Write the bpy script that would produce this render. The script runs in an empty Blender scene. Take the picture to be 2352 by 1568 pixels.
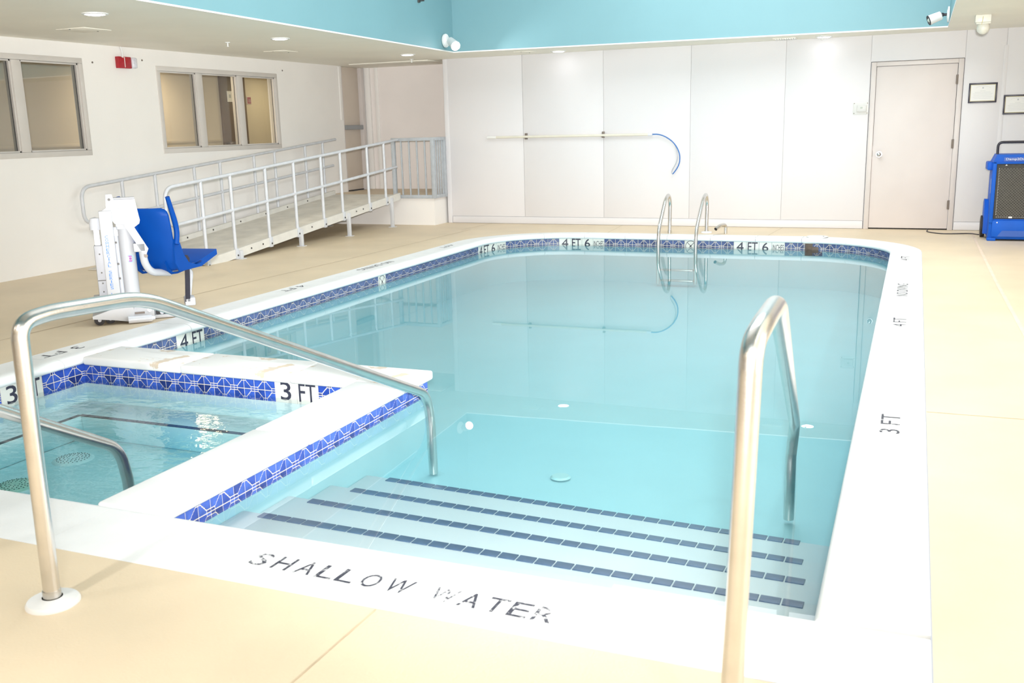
import bpy, bmesh, math, random
from mathutils import Vector, Matrix
random.seed(7)
PI = math.pi
scene = bpy.context.scene
col = scene.collection

# ------------------------------------------------------------------ camera
cam_data = bpy.data.cameras.new('camera')
cam = bpy.data.objects.new('camera', cam_data)
col.objects.link(cam)
scene.camera = cam
cam_data.sensor_width = 36.0
cam_data.lens = 33.965
cam_data.clip_start = 0.05
RX = (0.92505861, 0.37901128, -0.0248396)
RY = (0.05950669, -0.20920773, -0.97605895)
RZ = (-0.37513399, 0.90143362, -0.21608312)
cam.matrix_world = Matrix(((RX[0], -RY[0], -RZ[0], 0.0),
                           (RX[1], -RY[1], -RZ[1], 0.0),
                           (RX[2], -RY[2], -RZ[2], 1.37),
                           (0, 0, 0, 1)))
cam_data.dof.use_dof = True
cam_data.dof.focus_distance = 8.0
cam_data.dof.aperture_fstop = 6.3

# ------------------------------------------------------------------ colour management, world
vs = scene.view_settings
scene.display_settings.display_device = 'sRGB'
vs.view_transform = 'Standard'
vs.look = 'None'
vs.exposure = 0.08
vs.gamma = 1.0
vs.use_curve_mapping = False
scene.cycles.max_bounces = 6
scene.cycles.diffuse_bounces = 4
scene.cycles.glossy_bounces = 4
scene.cycles.adaptive_threshold = 0.05
scene.cycles.transparent_max_bounces = 10
scene.cycles.caustics_reflective = False
scene.cycles.caustics_refractive = False
scene.cycles.sample_clamp_indirect = 6.0
world = bpy.data.worlds.new('world')
scene.world = world
world.use_nodes = True
world.node_tree.nodes['Background'].inputs[0].default_value = (0.9, 0.95, 1.0, 1)
world.node_tree.nodes['Background'].inputs[1].default_value = 0.8

# ------------------------------------------------------------------ lights
def area_light(name, loc, target, sx, sy, power, color, shape='RECTANGLE', spread=PI):
    ld = bpy.data.lights.new(name, 'AREA')
    ld.shape = shape
    ld.size = sx
    if shape in ('RECTANGLE', 'ELLIPSE'):
        ld.size_y = sy
    ld.energy = power
    ld.color = color
    ld.spread = spread
    lo = bpy.data.objects.new(name, ld)
    col.objects.link(lo)
    lo.location = loc
    d = Vector(target) - Vector(loc)
    lo.rotation_euler = d.to_track_quat('-Z', 'Y').to_euler()
    return lo
area_light('assumed_skylight_fill', (-1.8, 9.1, 4.55), (-1.8, 9.1, 0), 3.4, 5.5, 250, (0.99, 1.0, 1.0))  # overhead fill added for ambient light; its skylight is assumed, out of view
area_light('assumed_side_window_fill', (3.36, 3.4, 1.30), (-3.0, 3.6, 1.0), 5.6, 1.9, 185, (1.0, 0.985, 0.98))  # side fill for the right deck, from an assumed unseen window
area_light('assumed_corridor_lamp', (-9.25, 10.4, 2.30), (-9.25, 10.4, 0), 0.5, 0.9, 32, (1.0, 0.80, 0.55))  # assumed lamp, unseen, that lights the corridor behind the panes
area_light('assumed_corridor_lamp_end', (-9.1, 13.2, 2.30), (-9.1, 13.2, 0), 0.3, 0.3, 9, (1.0, 0.86, 0.55))  # second assumed lamp, brightens the far end of the corridor
# the zoomed flash on the photographer's camera, aimed level across the pool
fd = bpy.data.lights.new('camera_flash', 'SPOT')
fd.energy = 3900; fd.spot_size = math.radians(84); fd.spot_blend = 1.0; fd.shadow_soft_size = 0.07; fd.color = (1.0, 0.99, 0.985)
fo = bpy.data.objects.new('camera_flash', fd); col.objects.link(fo)
fo.location = (0.06, -0.10, 1.52)
fo.rotation_euler = Vector((-0.38, 0.92, 0.12)).to_track_quat('-Z', 'Y').to_euler()

# ------------------------------------------------------------------ materials
M = {}
def new_mat(name):
    m = bpy.data.materials.new(name)
    m.use_nodes = True
    M[name] = m
    nt = m.node_tree
    return m, nt, nt.nodes['Principled BSDF']
def mat(name, color, rough=0.5, metal=0.0, var=0.0, scale=6.0, bump=0.0, bscale=60.0, coat=0.0, emit=None, estr=0.0, color2=None, spec=None):
    m, nt, p = new_mat(name)
    p.inputs['Base Color'].default_value = (*color, 1)
    p.inputs['Roughness'].default_value = rough
    p.inputs['Metallic'].default_value = metal
    if spec is not None:
        p.inputs['Specular IOR Level'].default_value = spec
    if coat:
        p.inputs['Coat Weight'].default_value = coat
        p.inputs['Coat Roughness'].default_value = 0.08
    tc = nt.nodes.new('ShaderNodeTexCoord')
    if var > 0 or color2:
        nz = nt.nodes.new('ShaderNodeTexNoise')
        nz.inputs['Scale'].default_value = scale
        nz.inputs['Detail'].default_value = 6
        nt.links.new(tc.outputs['Object'], nz.inputs['Vector'])
        mx = nt.nodes.new('ShaderNodeMix'); mx.data_type = 'RGBA'
        a = color2 if color2 else tuple(c * (1 - var) for c in color)
        b = color if color2 else tuple(min(1, c * (1 + var)) for c in color)
        mx.inputs[6].default_value = (*a, 1)
        mx.inputs[7].default_value = (*b, 1)
        rp = nt.nodes.new('ShaderNodeMapRange')
        rp.inputs[1].default_value = 0.32; rp.inputs[2].default_value = 0.68
        nt.links.new(nz.outputs[0], rp.inputs[0])
        nt.links.new(rp.outputs[0], mx.inputs[0])
        nt.links.new(mx.outputs[2], p.inputs['Base Color'])
    if bump > 0:
        nb = nt.nodes.new('ShaderNodeTexNoise')
        nb.inputs['Scale'].default_value = bscale
        nb.inputs['Detail'].default_value = 4
        nt.links.new(tc.outputs['Object'], nb.inputs['Vector'])
        bp = nt.nodes.new('ShaderNodeBump')
        bp.inputs['Strength'].default_value = bump
        bp.inputs['Distance'].default_value = 0.004
        nt.links.new(nb.outputs[0], bp.inputs['Height'])
        nt.links.new(bp.outputs[0], p.inputs['Normal'])
    if emit:
        p.inputs['Emission Color'].default_value = (*emit, 1)
        p.inputs['Emission Strength'].default_value = estr
    return m

mat('wall_white', (0.84, 0.815, 0.785), 0.55, var=0.02, scale=1.5, bump=0.10, bscale=90)
mat('panel_white', (0.69, 0.675, 0.685), 0.6, var=0.015, scale=1.0, bump=0.12, bscale=140)
mat('recess_pink', (0.82, 0.765, 0.735), 0.6, var=0.02, scale=1.5, bump=0.08, bscale=90)
mat('soffit', (0.88, 0.845, 0.755), 0.62, var=0.03, scale=1.2, bump=0.08, bscale=70)
mat('aqua_paint', (0.183, 0.350, 0.390), 0.55, var=0.02, scale=1.2, bump=0.08, bscale=70)
mat('well_ceiling', (0.8, 0.8, 0.8), 0.6)
mat('deck', (0.71, 0.585, 0.415), 0.45, spec=0.55, var=0.06, scale=1.6, bump=0.35, bscale=110)
mat('deck_joint', (0.52, 0.42, 0.29), 0.8, var=0.15, scale=9)
mat('deck_caulk', (0.70, 0.57, 0.45), 0.7, var=0.08, scale=9)
mat('coping_white', (0.83, 0.845, 0.85), 0.42, var=0.03, scale=5, bump=0.15, bscale=80)
mat('plaster_shallow_tint', (0.50, 0.615, 0.655), 0.5, var=0.02, scale=2.0)  # basin plaster again, light loss in shallow water put into the colour
mat('plaster_water_tint', (0.272, 0.500, 0.550), 0.5, var=0.02, scale=2.0)  # light absorbed by deeper water is put into this plaster's colour
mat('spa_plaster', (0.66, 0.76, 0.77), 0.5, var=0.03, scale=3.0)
mat('grout', (0.80, 0.73, 0.60), 0.75, var=0.06, scale=30)
for nm, cols in (('blue', ((0.022, 0.060, 0.33), (0.035, 0.090, 0.43), (0.012, 0.028, 0.16))),
                 ('azure', ((0.045, 0.085, 0.36), (0.065, 0.125, 0.45), (0.040, 0.065, 0.25))),
                 ('slate', ((0.070, 0.098, 0.215), (0.088, 0.125, 0.265), (0.060, 0.078, 0.165)))):
    for k, c in zip('abc', cols):
        mat('tile_%s_%s' % (nm, k), c, 0.34, var=0.25, scale=18, spec=0.35)
mat('tile_white', (0.70, 0.71, 0.66), 0.4, var=0.02, scale=9)
mat('letter_dark', (0.035, 0.035, 0.06), 0.4, var=0.2, scale=60)
mat('step_tile', (0.045, 0.085, 0.16), 0.35, var=0.25, scale=14)
mat('bench_tile', (0.045, 0.04, 0.055), 0.35, var=0.3, scale=14)
mat('steel', (0.70, 0.68, 0.655), 0.24, 1.0, var=0.06, scale=14, bump=0.05, bscale=160)
mat('steel_dull', (0.60, 0.585, 0.56), 0.34, 1.0, var=0.08, scale=10)
mat('escutcheon', (0.80, 0.80, 0.79), 0.35, var=0.03)
mat('ramp_paint', (0.60, 0.61, 0.63), 0.42, var=0.05, scale=8)
mat('rail_paint', (0.57, 0.59, 0.625), 0.38, var=0.06, scale=12)
mat('rail_grey', (0.42, 0.45, 0.48), 0.4, var=0.07, scale=14)
mat('ramp_deck', (0.68, 0.65, 0.585), 0.75, var=0.10, scale=5, bump=0.5, bscale=220)
mat('ramp_beam', (0.66, 0.645, 0.60), 0.5, var=0.06, scale=7)
mat('bolt_dark', (0.10, 0.095, 0.09), 0.5, 0.6)
mat('lift_white', (0.545, 0.55, 0.57), 0.5, var=0.015, scale=6)
mat('lift_grey', (0.55, 0.56, 0.60), 0.45, var=0.05)
mat('lift_clear', (0.72, 0.74, 0.80), 0.2, var=0.05)
mat('seat_blue', (0.001, 0.060, 0.32), 0.5, var=0.06, scale=5, bump=0.05, bscale=150, spec=0.18)
mat('strap_black', (0.012, 0.010, 0.022), 0.7, var=0.2, scale=50)
mat('black_rubber', (0.020, 0.017, 0.018), 0.6, var=0.2, scale=20)
mat('letter_blue', (0.02, 0.20, 0.60), 0.4)
mat('logo_purple', (0.35, 0.05, 0.35), 0.4)
mat('logo_teal', (0.35, 0.62, 0.70), 0.4)
mat('frame_pinkish', (0.60, 0.565, 0.53), 0.45, var=0.03, scale=4)
mat('frame_dark', (0.05, 0.05, 0.06), 0.5)
mat('door_cream', (0.66, 0.605, 0.58), 0.62, spec=0.25, var=0.025, scale=2)
mat('door_frame', (0.60, 0.55, 0.525), 0.42, var=0.03, scale=3)
mat('door_taupe', (0.58, 0.505, 0.43), 0.5, var=0.04, scale=2)
mat('chrome', (0.55, 0.55, 0.56), 0.28, 1.0)
mat('hinge', (0.20, 0.165, 0.14), 0.5, 0.4)
mat('bar_grey', (0.30, 0.31, 0.32), 0.4, 0.3)
mat('gap_black', (0.015, 0.014, 0.014), 0.8)
mat('corridor_beige', (0.56, 0.50, 0.41), 0.7, var=0.03, scale=2)
mat('corridor_floor', (0.30, 0.24, 0.19), 0.8, var=0.1, scale=8)
mat('corridor_door', (0.13, 0.095, 0.075), 0.5, var=0.08, scale=4)
mat('paper', (0.78, 0.78, 0.76), 0.6)
mat('print_grey', (0.45, 0.47, 0.50), 0.6)
mat('plaque_plum', (0.30, 0.09, 0.13), 0.5)
mat('alarm_red', (0.36, 0.008, 0.018), 0.3, var=0.15, scale=40)
mat('lens_clear', (0.62, 0.62, 0.68), 0.08, coat=0.8, var=0.12, scale=70)
mat('plastic_white', (0.78, 0.785, 0.77), 0.4, var=0.01)
mat('plastic_cream', (0.74, 0.73, 0.66), 0.35, var=0.02)
mat('lamp_glow', (1, 1, 1), 0.4, emit=(0.97, 0.96, 1.0), estr=10.0)
mat('spot_glow', (1, 1, 1), 0.4, emit=(1.0, 0.98, 0.98), estr=30.0)
mat('spot_off', (0.45, 0.52, 0.46), 0.15)
mat('black_plastic', (0.022, 0.020, 0.030), 0.45, var=0.15, scale=12)
mat('pole_cream', (0.70, 0.67, 0.58), 0.35, var=0.03, scale=9)
mat('loop_blue', (0.03, 0.15, 0.45), 0.35)
mat('loop_grey', (0.45, 0.48, 0.53), 0.3, 0.6)
mat('machine_blue', (0.006, 0.10, 0.53), 0.5, spec=0.2, var=0.06, scale=4, bump=0.10, bscale=160)
mat('machine_blue_deep', (0.015, 0.090, 0.42), 0.45, var=0.06, scale=4)
mat('filter_dark', (0.045, 0.042, 0.038), 0.7, var=0.25, scale=30)
mat('filter_line', (0.16, 0.155, 0.13), 0.6)
mat('frame_black', (0.018, 0.016, 0.035), 0.35)
mat('gold_edge', (0.62, 0.55, 0.28), 0.4)
mat('panel_seal', (0.70, 0.69, 0.685), 0.6)
mat('skimmer_dark', (0.075, 0.05, 0.035), 0.5, var=0.3, scale=25)
mat('grille_green', (0.50, 0.62, 0.50), 0.5, var=0.05)
mat('drain_pale', (0.30, 0.50, 0.515), 0.5)
mat('hole_dark', (0.03, 0.05, 0.06), 0.7)

def worn_paint(name, lo, hi, scale):
    m, nt, p = new_mat(name)
    tc = nt.nodes.new('ShaderNodeTexCoord')
    nz = nt.nodes.new('ShaderNodeTexNoise')
    nz.inputs['Scale'].default_value = scale
    nz.inputs['Detail'].default_value = 8
    nz.inputs['Roughness'].default_value = 0.7
    nt.links.new(tc.outputs['Object'], nz.inputs['Vector'])
    rp = nt.nodes.new('ShaderNodeMapRange')
    rp.inputs[1].default_value = lo; rp.inputs[2].default_value = hi
    nt.links.new(nz.outputs[0], rp.inputs[0])
    mx = nt.nodes.new('ShaderNodeMix'); mx.data_type = 'RGBA'
    mx.inputs[6].default_value = (0.03, 0.03, 0.05, 1)
    mx.inputs[7].default_value = (0.82, 0.83, 0.84, 1)
    nt.links.new(rp.outputs[0], mx.inputs[0])
    nt.links.new(mx.outputs[2], p.inputs['Base Color'])
    p.inputs['Roughness'].default_value = 0.5
worn_paint('worn_letters', 0.54, 0.68, 45)
worn_paint('faint_letters', 0.45, 0.60, 45)

# painted wall top of the spa: white paint flaking to beige cement and stained grey
def flaking(name, lo, hi, s):
    m, nt, p = new_mat(name)
    tc = nt.nodes.new('ShaderNodeTexCoord')
    nz = nt.nodes.new('ShaderNodeTexNoise'); nz.inputs['Scale'].default_value = s
    nz.inputs['Detail'].default_value = 7
    nt.links.new(tc.outputs['Object'], nz.inputs['Vector'])
    r1 = nt.nodes.new('ShaderNodeMapRange'); r1.inputs[1].default_value = lo; r1.inputs[2].default_value = hi
    nt.links.new(nz.outputs[0], r1.inputs[0])
    mx = nt.nodes.new('ShaderNodeMix'); mx.data_type = 'RGBA'
    mx.inputs[6].default_value = (0.80, 0.80, 0.79, 1)
    mx.inputs[7].default_value = (0.62, 0.52, 0.41, 1)
    nt.links.new(r1.outputs[0], mx.inputs[0])
    n2 = nt.nodes.new('ShaderNodeTexNoise'); n2.inputs['Scale'].default_value = 7
    n2.inputs['Detail'].default_value = 8
    mp = nt.nodes.new('ShaderNodeMapping'); mp.inputs['Scale'].default_value = (0.35, 1.6, 1)
    nt.links.new(tc.outputs['Object'], mp.inputs[0]); nt.links.new(mp.outputs[0], n2.inputs['Vector'])
    r2 = nt.nodes.new('ShaderNodeMapRange'); r2.inputs[1].default_value = 0.56; r2.inputs[2].default_value = 0.70
    nt.links.new(n2.outputs[0], r2.inputs[0])
    m2 = nt.nodes.new('ShaderNodeMix'); m2.data_type = 'RGBA'
    nt.links.new(mx.outputs[2], m2.inputs[6]); m2.inputs[7].default_value = (0.60, 0.60, 0.59, 1)
    mu = nt.nodes.new('ShaderNodeMath'); mu.operation = 'MULTIPLY'; mu.inputs[1].default_value = 0.55
    nt.links.new(r2.outputs[0], mu.inputs[0]); nt.links.new(mu.outputs[0], m2.inputs[0])
    nt.links.new(m2.outputs[2], p.inputs['Base Color'])
    p.inputs['Roughness'].default_value = 0.55
    bp = nt.nodes.new('ShaderNodeBump'); bp.inputs['Strength'].default_value = 0.25; bp.inputs['Distance'].default_value = 0.004
    nt.links.new(nz.outputs[0], bp.inputs['Height']); nt.links.new(bp.outputs[0], p.inputs['Normal'])
flaking('flaking_white', 0.63, 0.655, 6.5)

def water_mat(name, absorb, density, ripple, rscale, stretch=(1, 1, 1)):
    m = bpy.data.materials.new(name); m.use_nodes = True; M[name] = m
    nt = m.node_tree
    nt.nodes.remove(nt.nodes['Principled BSDF'])
    out = nt.nodes['Material Output']
    lw = nt.nodes.new('ShaderNodeLayerWeight'); lw.inputs['Blend'].default_value = 0.5
    pw = nt.nodes.new('ShaderNodeMath'); pw.operation = 'POWER'; pw.inputs[1].default_value = 5.0
    ma = nt.nodes.new('ShaderNodeMath'); ma.operation = 'MULTIPLY_ADD'
    ma.inputs[1].default_value = 0.98; ma.inputs[2].default_value = 0.02
    nt.links.new(lw.outputs['Facing'], pw.inputs[0]); nt.links.new(pw.outputs[0], ma.inputs[0])
    tr = nt.nodes.new('ShaderNodeBsdfTransparent')
    gl = nt.nodes.new('ShaderNodeBsdfGlossy'); gl.inputs['Roughness'].default_value = 0.0
    mx = nt.nodes.new('ShaderNodeMixShader')
    nt.links.new(ma.outputs[0], mx.inputs[0]); nt.links.new(tr.outputs[0], mx.inputs[1]); nt.links.new(gl.outputs[0], mx.inputs[2])
    nt.links.new(mx.outputs[0], out.inputs['Surface'])
    tc = nt.nodes.new('ShaderNodeTexCoord')
    mp = nt.nodes.new('ShaderNodeMapping'); mp.inputs['Scale'].default_value = stretch
    nz = nt.nodes.new('ShaderNodeTexNoise'); nz.inputs['Scale'].default_value = rscale; nz.inputs['Detail'].default_value = 3
    nt.links.new(tc.outputs['Object'], mp.inputs[0]); nt.links.new(mp.outputs[0], nz.inputs['Vector'])
    bp = nt.nodes.new('ShaderNodeBump'); bp.inputs['Strength'].default_value = 1.0; bp.inputs['Distance'].default_value = ripple
    nt.links.new(nz.outputs[0], bp.inputs['Height'])
    nt.links.new(bp.outputs[0], gl.inputs['Normal'])
    va = nt.nodes.new('ShaderNodeVolumeAbsorption')
    va.inputs['Color'].default_value = (*absorb, 1); va.inputs['Density'].default_value = density
    nt.links.new(va.outputs[0], out.inputs['Volume'])
water_mat('pool_water', (0.36, 0.90, 0.95), 0.22, 0.00006, 2.5)
water_mat('spa_water', (0.35, 0.82, 0.88), 1.1, 0.0045, 8.0, (1, 1.6, 1))

def glass_mat(name, tint):
    m = bpy.data.materials.new(name); m.use_nodes = True; M[name] = m
    nt = m.node_tree
    nt.nodes.remove(nt.nodes['Principled BSDF'])
    out = nt.nodes['Material Output']
    lw = nt.nodes.new('ShaderNodeLayerWeight'); lw.inputs['Blend'].default_value = 0.5
    pw = nt.nodes.new('ShaderNodeMath'); pw.operation = 'POWER'; pw.inputs[1].default_value = 5.0
    ma = nt.nodes.new('ShaderNodeMath'); ma.operation = 'MULTIPLY_ADD'
    ma.inputs[1].default_value = 0.92; ma.inputs[2].default_value = 0.06
    nt.links.new(lw.outputs['Facing'], pw.inputs[0]); nt.links.new(pw.outputs[0], ma.inputs[0])
    tr = nt.nodes.new('ShaderNodeBsdfTransparent'); tr.inputs[0].default_value = (*tint, 1)
    gl = nt.nodes.new('ShaderNodeBsdfGlossy'); gl.inputs['Roughness'].default_value = 0.02
    mx = nt.nodes.new('ShaderNodeMixShader')
    nt.links.new(ma.outputs[0], mx.inputs[0]); nt.links.new(tr.outputs[0], mx.inputs[1]); nt.links.new(gl.outputs[0], mx.inputs[2])
    nt.links.new(mx.outputs[0], out.inputs['Surface'])
glass_mat('window_glass', (0.93, 0.94, 0.92))
glass_mat('clear_box', (0.97, 0.97, 0.97))

# ------------------------------------------------------------------ mesh builder
class MB:
    def __init__(s):
        s.v = []; s.f = []; s.mi = []; s.sm = []
    def add(s, verts, faces, mi=0, smooth=False):
        o = len(s.v)
        s.v += [Vector(v) for v in verts]
        for f in faces:
            s.f.append([i + o for i in f]); s.mi.append(mi); s.sm.append(smooth)
        return s
    def box(s, x0, x1, y0, y1, z0, z1, mi=0, bev=0.0, rot=None, seg=2):
        bm = bmesh.new()
        bmesh.ops.create_cube(bm, size=1.0)
        c = Vector(((x0 + x1) / 2, (y0 + y1) / 2, (z0 + z1) / 2))
        for v in bm.verts:
            v.co = Vector((v.co.x * (x1 - x0), v.co.y * (y1 - y0), v.co.z * (z1 - z0)))
        if bev > 0:
            bmesh.ops.bevel(bm, geom=list(bm.edges), offset=bev, segments=seg, affect='EDGES', profile=0.5)
        for v in bm.verts:
            p = v.co
            if rot is not None:
                p = rot @ p
            v.co = p + c
        return s.bm(bm, mi, bev > 0)
    def bm(s, bm, mi=0, smooth=False):
        bm.verts.ensure_lookup_table()
        bm.verts.index_update()
        s.add([v.co.copy() for v in bm.verts], [[v.index for v in f.verts] for f in bm.faces], mi, smooth)
        bm.free()
        return s
    def cyl(s, p0, p1, r0, r1=None, n=16, mi=0, cap=True, smooth=True):
        r1 = r0 if r1 is None else r1
        p0 = Vector(p0); p1 = Vector(p1)
        d = (p1 - p0).normalized()
        a = d.orthogonal().normalized(); b = d.cross(a)
        vs_ = []
        for p, r in ((p0, r0), (p1, r1)):
            for i in range(n):
                t = 2 * PI * i / n
                vs_.append(p + (a * math.cos(t) + b * math.sin(t)) * r)
        s.add(vs_, [[i, (i + 1) % n, n + (i + 1) % n, n + i] for i in range(n)], mi, smooth)
        if cap:
            s.add(vs_[:n], [list(range(n))[::-1]], mi)
            s.add(vs_[n:], [list(range(n))], mi)
        return s
    def tube(s, pts, r, n=12, mi=0, cap=True, closed=False):
        pts = [Vector(p) for p in pts]
        m = len(pts)
        rs = r if isinstance(r, (list, tuple)) else [r] * m
        up = None; rings = []
        for i, p in enumerate(pts):
            if closed:
                t = (pts[(i + 1) % m] - pts[i - 1]).normalized()
            else:
                t = (pts[min(i + 1, m - 1)] - pts[max(i - 1, 0)]).normalized()
            if up is None:
                up = t.orthogonal().normalized()
            up = (up - t * up.dot(t)).normalized()
            b = t.cross(up)
            rings.append([p + (up * math.cos(2 * PI * k / n) + b * math.sin(2 * PI * k / n)) * rs[i] for k in range(n)])
        vv = [v for rg in rings for v in rg]
        ff = []
        for i in range(m if closed else m - 1):
            j = (i + 1) % m
            for k in range(n):
                ff.append([i * n + k, i * n + (k + 1) % n, j * n + (k + 1) % n, j * n + k])
        s.add(vv, ff, mi, True)
        if cap and not closed:
            s.add(rings[0], [list(range(n))[::-1]], mi)
            s.add(rings[-1], [list(range(n))], mi)
        return s
    def prism(s, poly, axis_o, ax, ay, az, depth, mi=0):
        """extrude the 2-D polygon (in ax, ay) along az by depth"""
        o = Vector(axis_o); ax = Vector(ax); ay = Vector(ay); az = Vector(az)
        n = len(poly)
        bot = [o + ax * p[0] + ay * p[1] for p in poly]
        top = [q + az * depth for q in bot]
        s.add(bot + top, [list(range(n))[::-1], list(range(n, 2 * n))] + [[i, (i + 1) % n, n + (i + 1) % n, n + i] for i in range(n)], mi)
        return s
    def ball(s, c, r, mi=0, sz=(1, 1, 1), u=16, v=10):
        bm = bmesh.new()
        bmesh.ops.create_uvsphere(bm, u_segments=u, v_segments=v, radius=r)
        for w in bm.verts:
            w.co = Vector((w.co.x * sz[0], w.co.y * sz[1], w.co.z * sz[2])) + Vector(c)
        return s.bm(bm, mi, True)
    def lathe(s, c, prof, n=24, mi=0):
        """profile of (radius, z) around a vertical axis at c"""
        c = Vector(c); vv = []; ff = []
        for (r, z) in prof:
            for k in range(n):
                t = 2 * PI * k / n
                vv.append(c + Vector((r * math.cos(t), r * math.sin(t), z)))
        for i in range(len(prof) - 1):
            for k in range(n):
                ff.append([i * n + k, i * n + (k + 1) % n, (i + 1) * n + (k + 1) % n, (i + 1) * n + k])
        s.add(vv, ff, mi, True)
        return s
    def xf(s, mtx):
        s.v = [mtx @ v for v in s.v]
        return s
    def mesh(s, name, mats, off=Vector((0, 0, 0))):
        me = bpy.data.meshes.new(name)
        me.from_pydata([v - off for v in s.v], [], s.f)
        me.polygons.foreach_set('material_index', s.mi)
        me.polygons.foreach_set('use_smooth', s.sm)
        for m_ in (mats if isinstance(mats, (list, tuple)) else [mats]):
            me.materials.append(M[m_])
        bm = bmesh.new(); bm.from_mesh(me)
        bmesh.ops.remove_doubles(bm, verts=bm.verts, dist=1e-6)
        bmesh.ops.recalc_face_normals(bm, faces=bm.faces)
        bm.to_mesh(me); bm.free()
        me.set_sharp_from_angle(angle=math.radians(40))
        return me

def wloc(o):
    p = Vector((0, 0, 0))
    while o is not None:
        p += o.location
        o = o.parent
    return p
def obj(name, me, parent=None, loc=(0, 0, 0)):
    o = bpy.data.objects.new(name, me)
    col.objects.link(o)
    o.parent = parent
    o.location = loc
    return o
def part(name, mb, mats, parent):
    """a part whose geometry is given in world coordinates"""
    return obj(name, mb.mesh(name, mats, wloc(parent)), parent)
def tag(o, label, cat=None, group=None, kind=None):
    o['label'] = label
    if cat: o['category'] = cat
    if group: o['group'] = group
    if kind: o['kind'] = kind
    return o
def thing(name, loc, label, cat, group=None):
    o = obj(name, None, None, loc)
    o.empty_display_size = 0.1
    return tag(o, label, cat, group)
def single(name, mb, mats, base, label, cat, group=None, kind=None):
    o = obj(name, mb.mesh(name, mats, Vector(base)), None, base)
    return tag(o, label, cat, group, kind)
def struct(name, mb, mats, label, cat):
    return single(name, mb, mats, (0, 0, 0), label, cat, None, 'structure')

_tc = {}
def text_geo(txt, size=1.0):
    """flat outline of a text, centred, unit cap height ~ size"""
    if txt not in _tc:
        cu = bpy.data.curves.new('lettering', 'FONT')
        cu.body = txt; cu.size = 1.0; cu.offset = 0.006 if txt in ('3', '6', 'FT', 'INCHES') else 0.0; cu.resolution_u = 3
        ob = bpy.data.objects.new('lettering_tmp', cu); col.objects.link(ob)
        dg = bpy.context.evaluated_depsgraph_get()
        me = bpy.data.meshes.new_from_object(ob.evaluated_get(dg))
        vv = [v.co.copy() for v in me.vertices]; ff = [list(p.vertices) for p in me.polygons]
        bpy.data.objects.remove(ob); bpy.data.curves.remove(cu); bpy.data.meshes.remove(me)
        x0 = min(v.x for v in vv); x1 = max(v.x for v in vv); y0 = min(v.y for v in vv); y1 = max(v.y for v in vv)
        vv = [Vector((v.x - (x0 + x1) / 2, v.y - (y0 + y1) / 2, 0)) for v in vv]
        _tc[txt] = (vv, ff, x1 - x0, y1 - y0)
    return _tc[txt]
def lettering(mb, txt, o, ax, ay, w, h, mi=0, thin=None):
    vv, ff, tw, th = text_geo(txt)
    o = Vector(o); ax = Vector(ax); ay = Vector(ay)
    mb.add([o + ax * (v.x / tw * w) + ay * (v.y / th * h) for v in vv], ff, mi)
    return mb
def arc_pts(c, r, a0, a1, n, plane='yz', x=0.0):
    out = []
    for i in range(n + 1):
        t = a0 + (a1 - a0) * i / n
        out.append((x, c[0] + r * math.cos(t), c[1] + r * math.sin(t)))
    return out
def fillet(pts, rad, n=6):
    """round the inner corners of a polyline"""
    pts = [Vector(p) for p in pts]
    out = [pts[0]]
    for i in range(1, len(pts) - 1):
        p = pts[i]; a = (pts[i - 1] - p); b = (pts[i + 1] - p)
        r = rad[i] if isinstance(rad, (list, tuple)) else rad
        r = min(r, a.length * 0.49, b.length * 0.49)
        if r <= 0:
            out.append(p); continue
        pa = p + a.normalized() * r; pb = p + b.normalized() * r
        for k in range(n + 1):
            t = k / n
            out.append(pa * (1 - t) ** 2 + p * 2 * t * (1 - t) + pb * t ** 2)
    out.append(pts[-1])
    return out

CEIL = 2.36
# ================================================================== ROOM SHELL
# ---- deck (floor) with the pool cut out
PX0, PX1, PY0, PY1 = -5.23, 0.115, 2.25, 12.13        # outside of the coping
CXL, CXR, CY = -3.89, -1.19, 10.86                    # centres of the far corners
def outer_loop(n=14, e=0.0):
    pts = [(PX0 - e, PY0 - e)]
    pts.append((PX0 - e, CY))
    for i in range(1, n):
        t = PI - PI / 2 * i / n
        pts.append((CXL + (CXL - PX0 + e) * math.cos(t), CY + (PY1 - CY + e) * math.sin(t)))
    pts.append((CXL, PY1 + e)); pts.append((CXR, PY1 + e))
    for i in range(1, n):
        t = PI / 2 - PI / 2 * i / n
        pts.append((CXR + (PX1 - CXR + e) * math.cos(t), CY + (PY1 - CY + e) * math.sin(t)))
    pts.append((PX1 + e, CY)); pts.append((PX1 + e, PY0 - e))
    return pts
bm = bmesh.new()
hole = [bm.verts.new((x, y, 0)) for x, y in outer_loop(e=0.004)]
rim = [bm.verts.new(p) for p in ((-8.45, -2.6, 0), (3.5, -2.6, 0), (3.5, 13.2, 0), (-8.45, 13.2, 0))]
for lp in (hole, rim):
    for i in range(len(lp)):
        bm.edges.new((lp[i], lp[(i + 1) % len(lp)]))
bmesh.ops.triangle_fill(bm, use_beauty=True, edges=list(bm.edges))
for f in list(bm.faces):
    if f.normal.z < 0: f.normal_flip()
mb = MB().bm(bm)
floor = struct('floor', mb, 'deck', 'tan painted concrete pool deck around the pool and spa', 'floor')
def joint(pts, w, m_, z=0.0012):
    mb = MB()
    for a, b in zip(pts[:-1], pts[1:]):
        a = Vector((*a, 0)); b = Vector((*b, 0)); d = (b - a).normalized(); n = Vector((-d.y, d.x, 0)) * w / 2
        mb.add([a - n + Vector((0, 0, z)), b - n + Vector((0, 0, z)), b + n + Vector((0, 0, z)), a + n + Vector((0, 0, z))], [[0, 1, 2, 3]])
    return part('expansion_joint', mb, m_, floor)
joint([(-5.87, -2.5), (-5.87, 4.75), (-5.80, 7.2), (-5.72, 9.0), (-5.66, 12.2)], 0.012, 'deck_joint')
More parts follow.
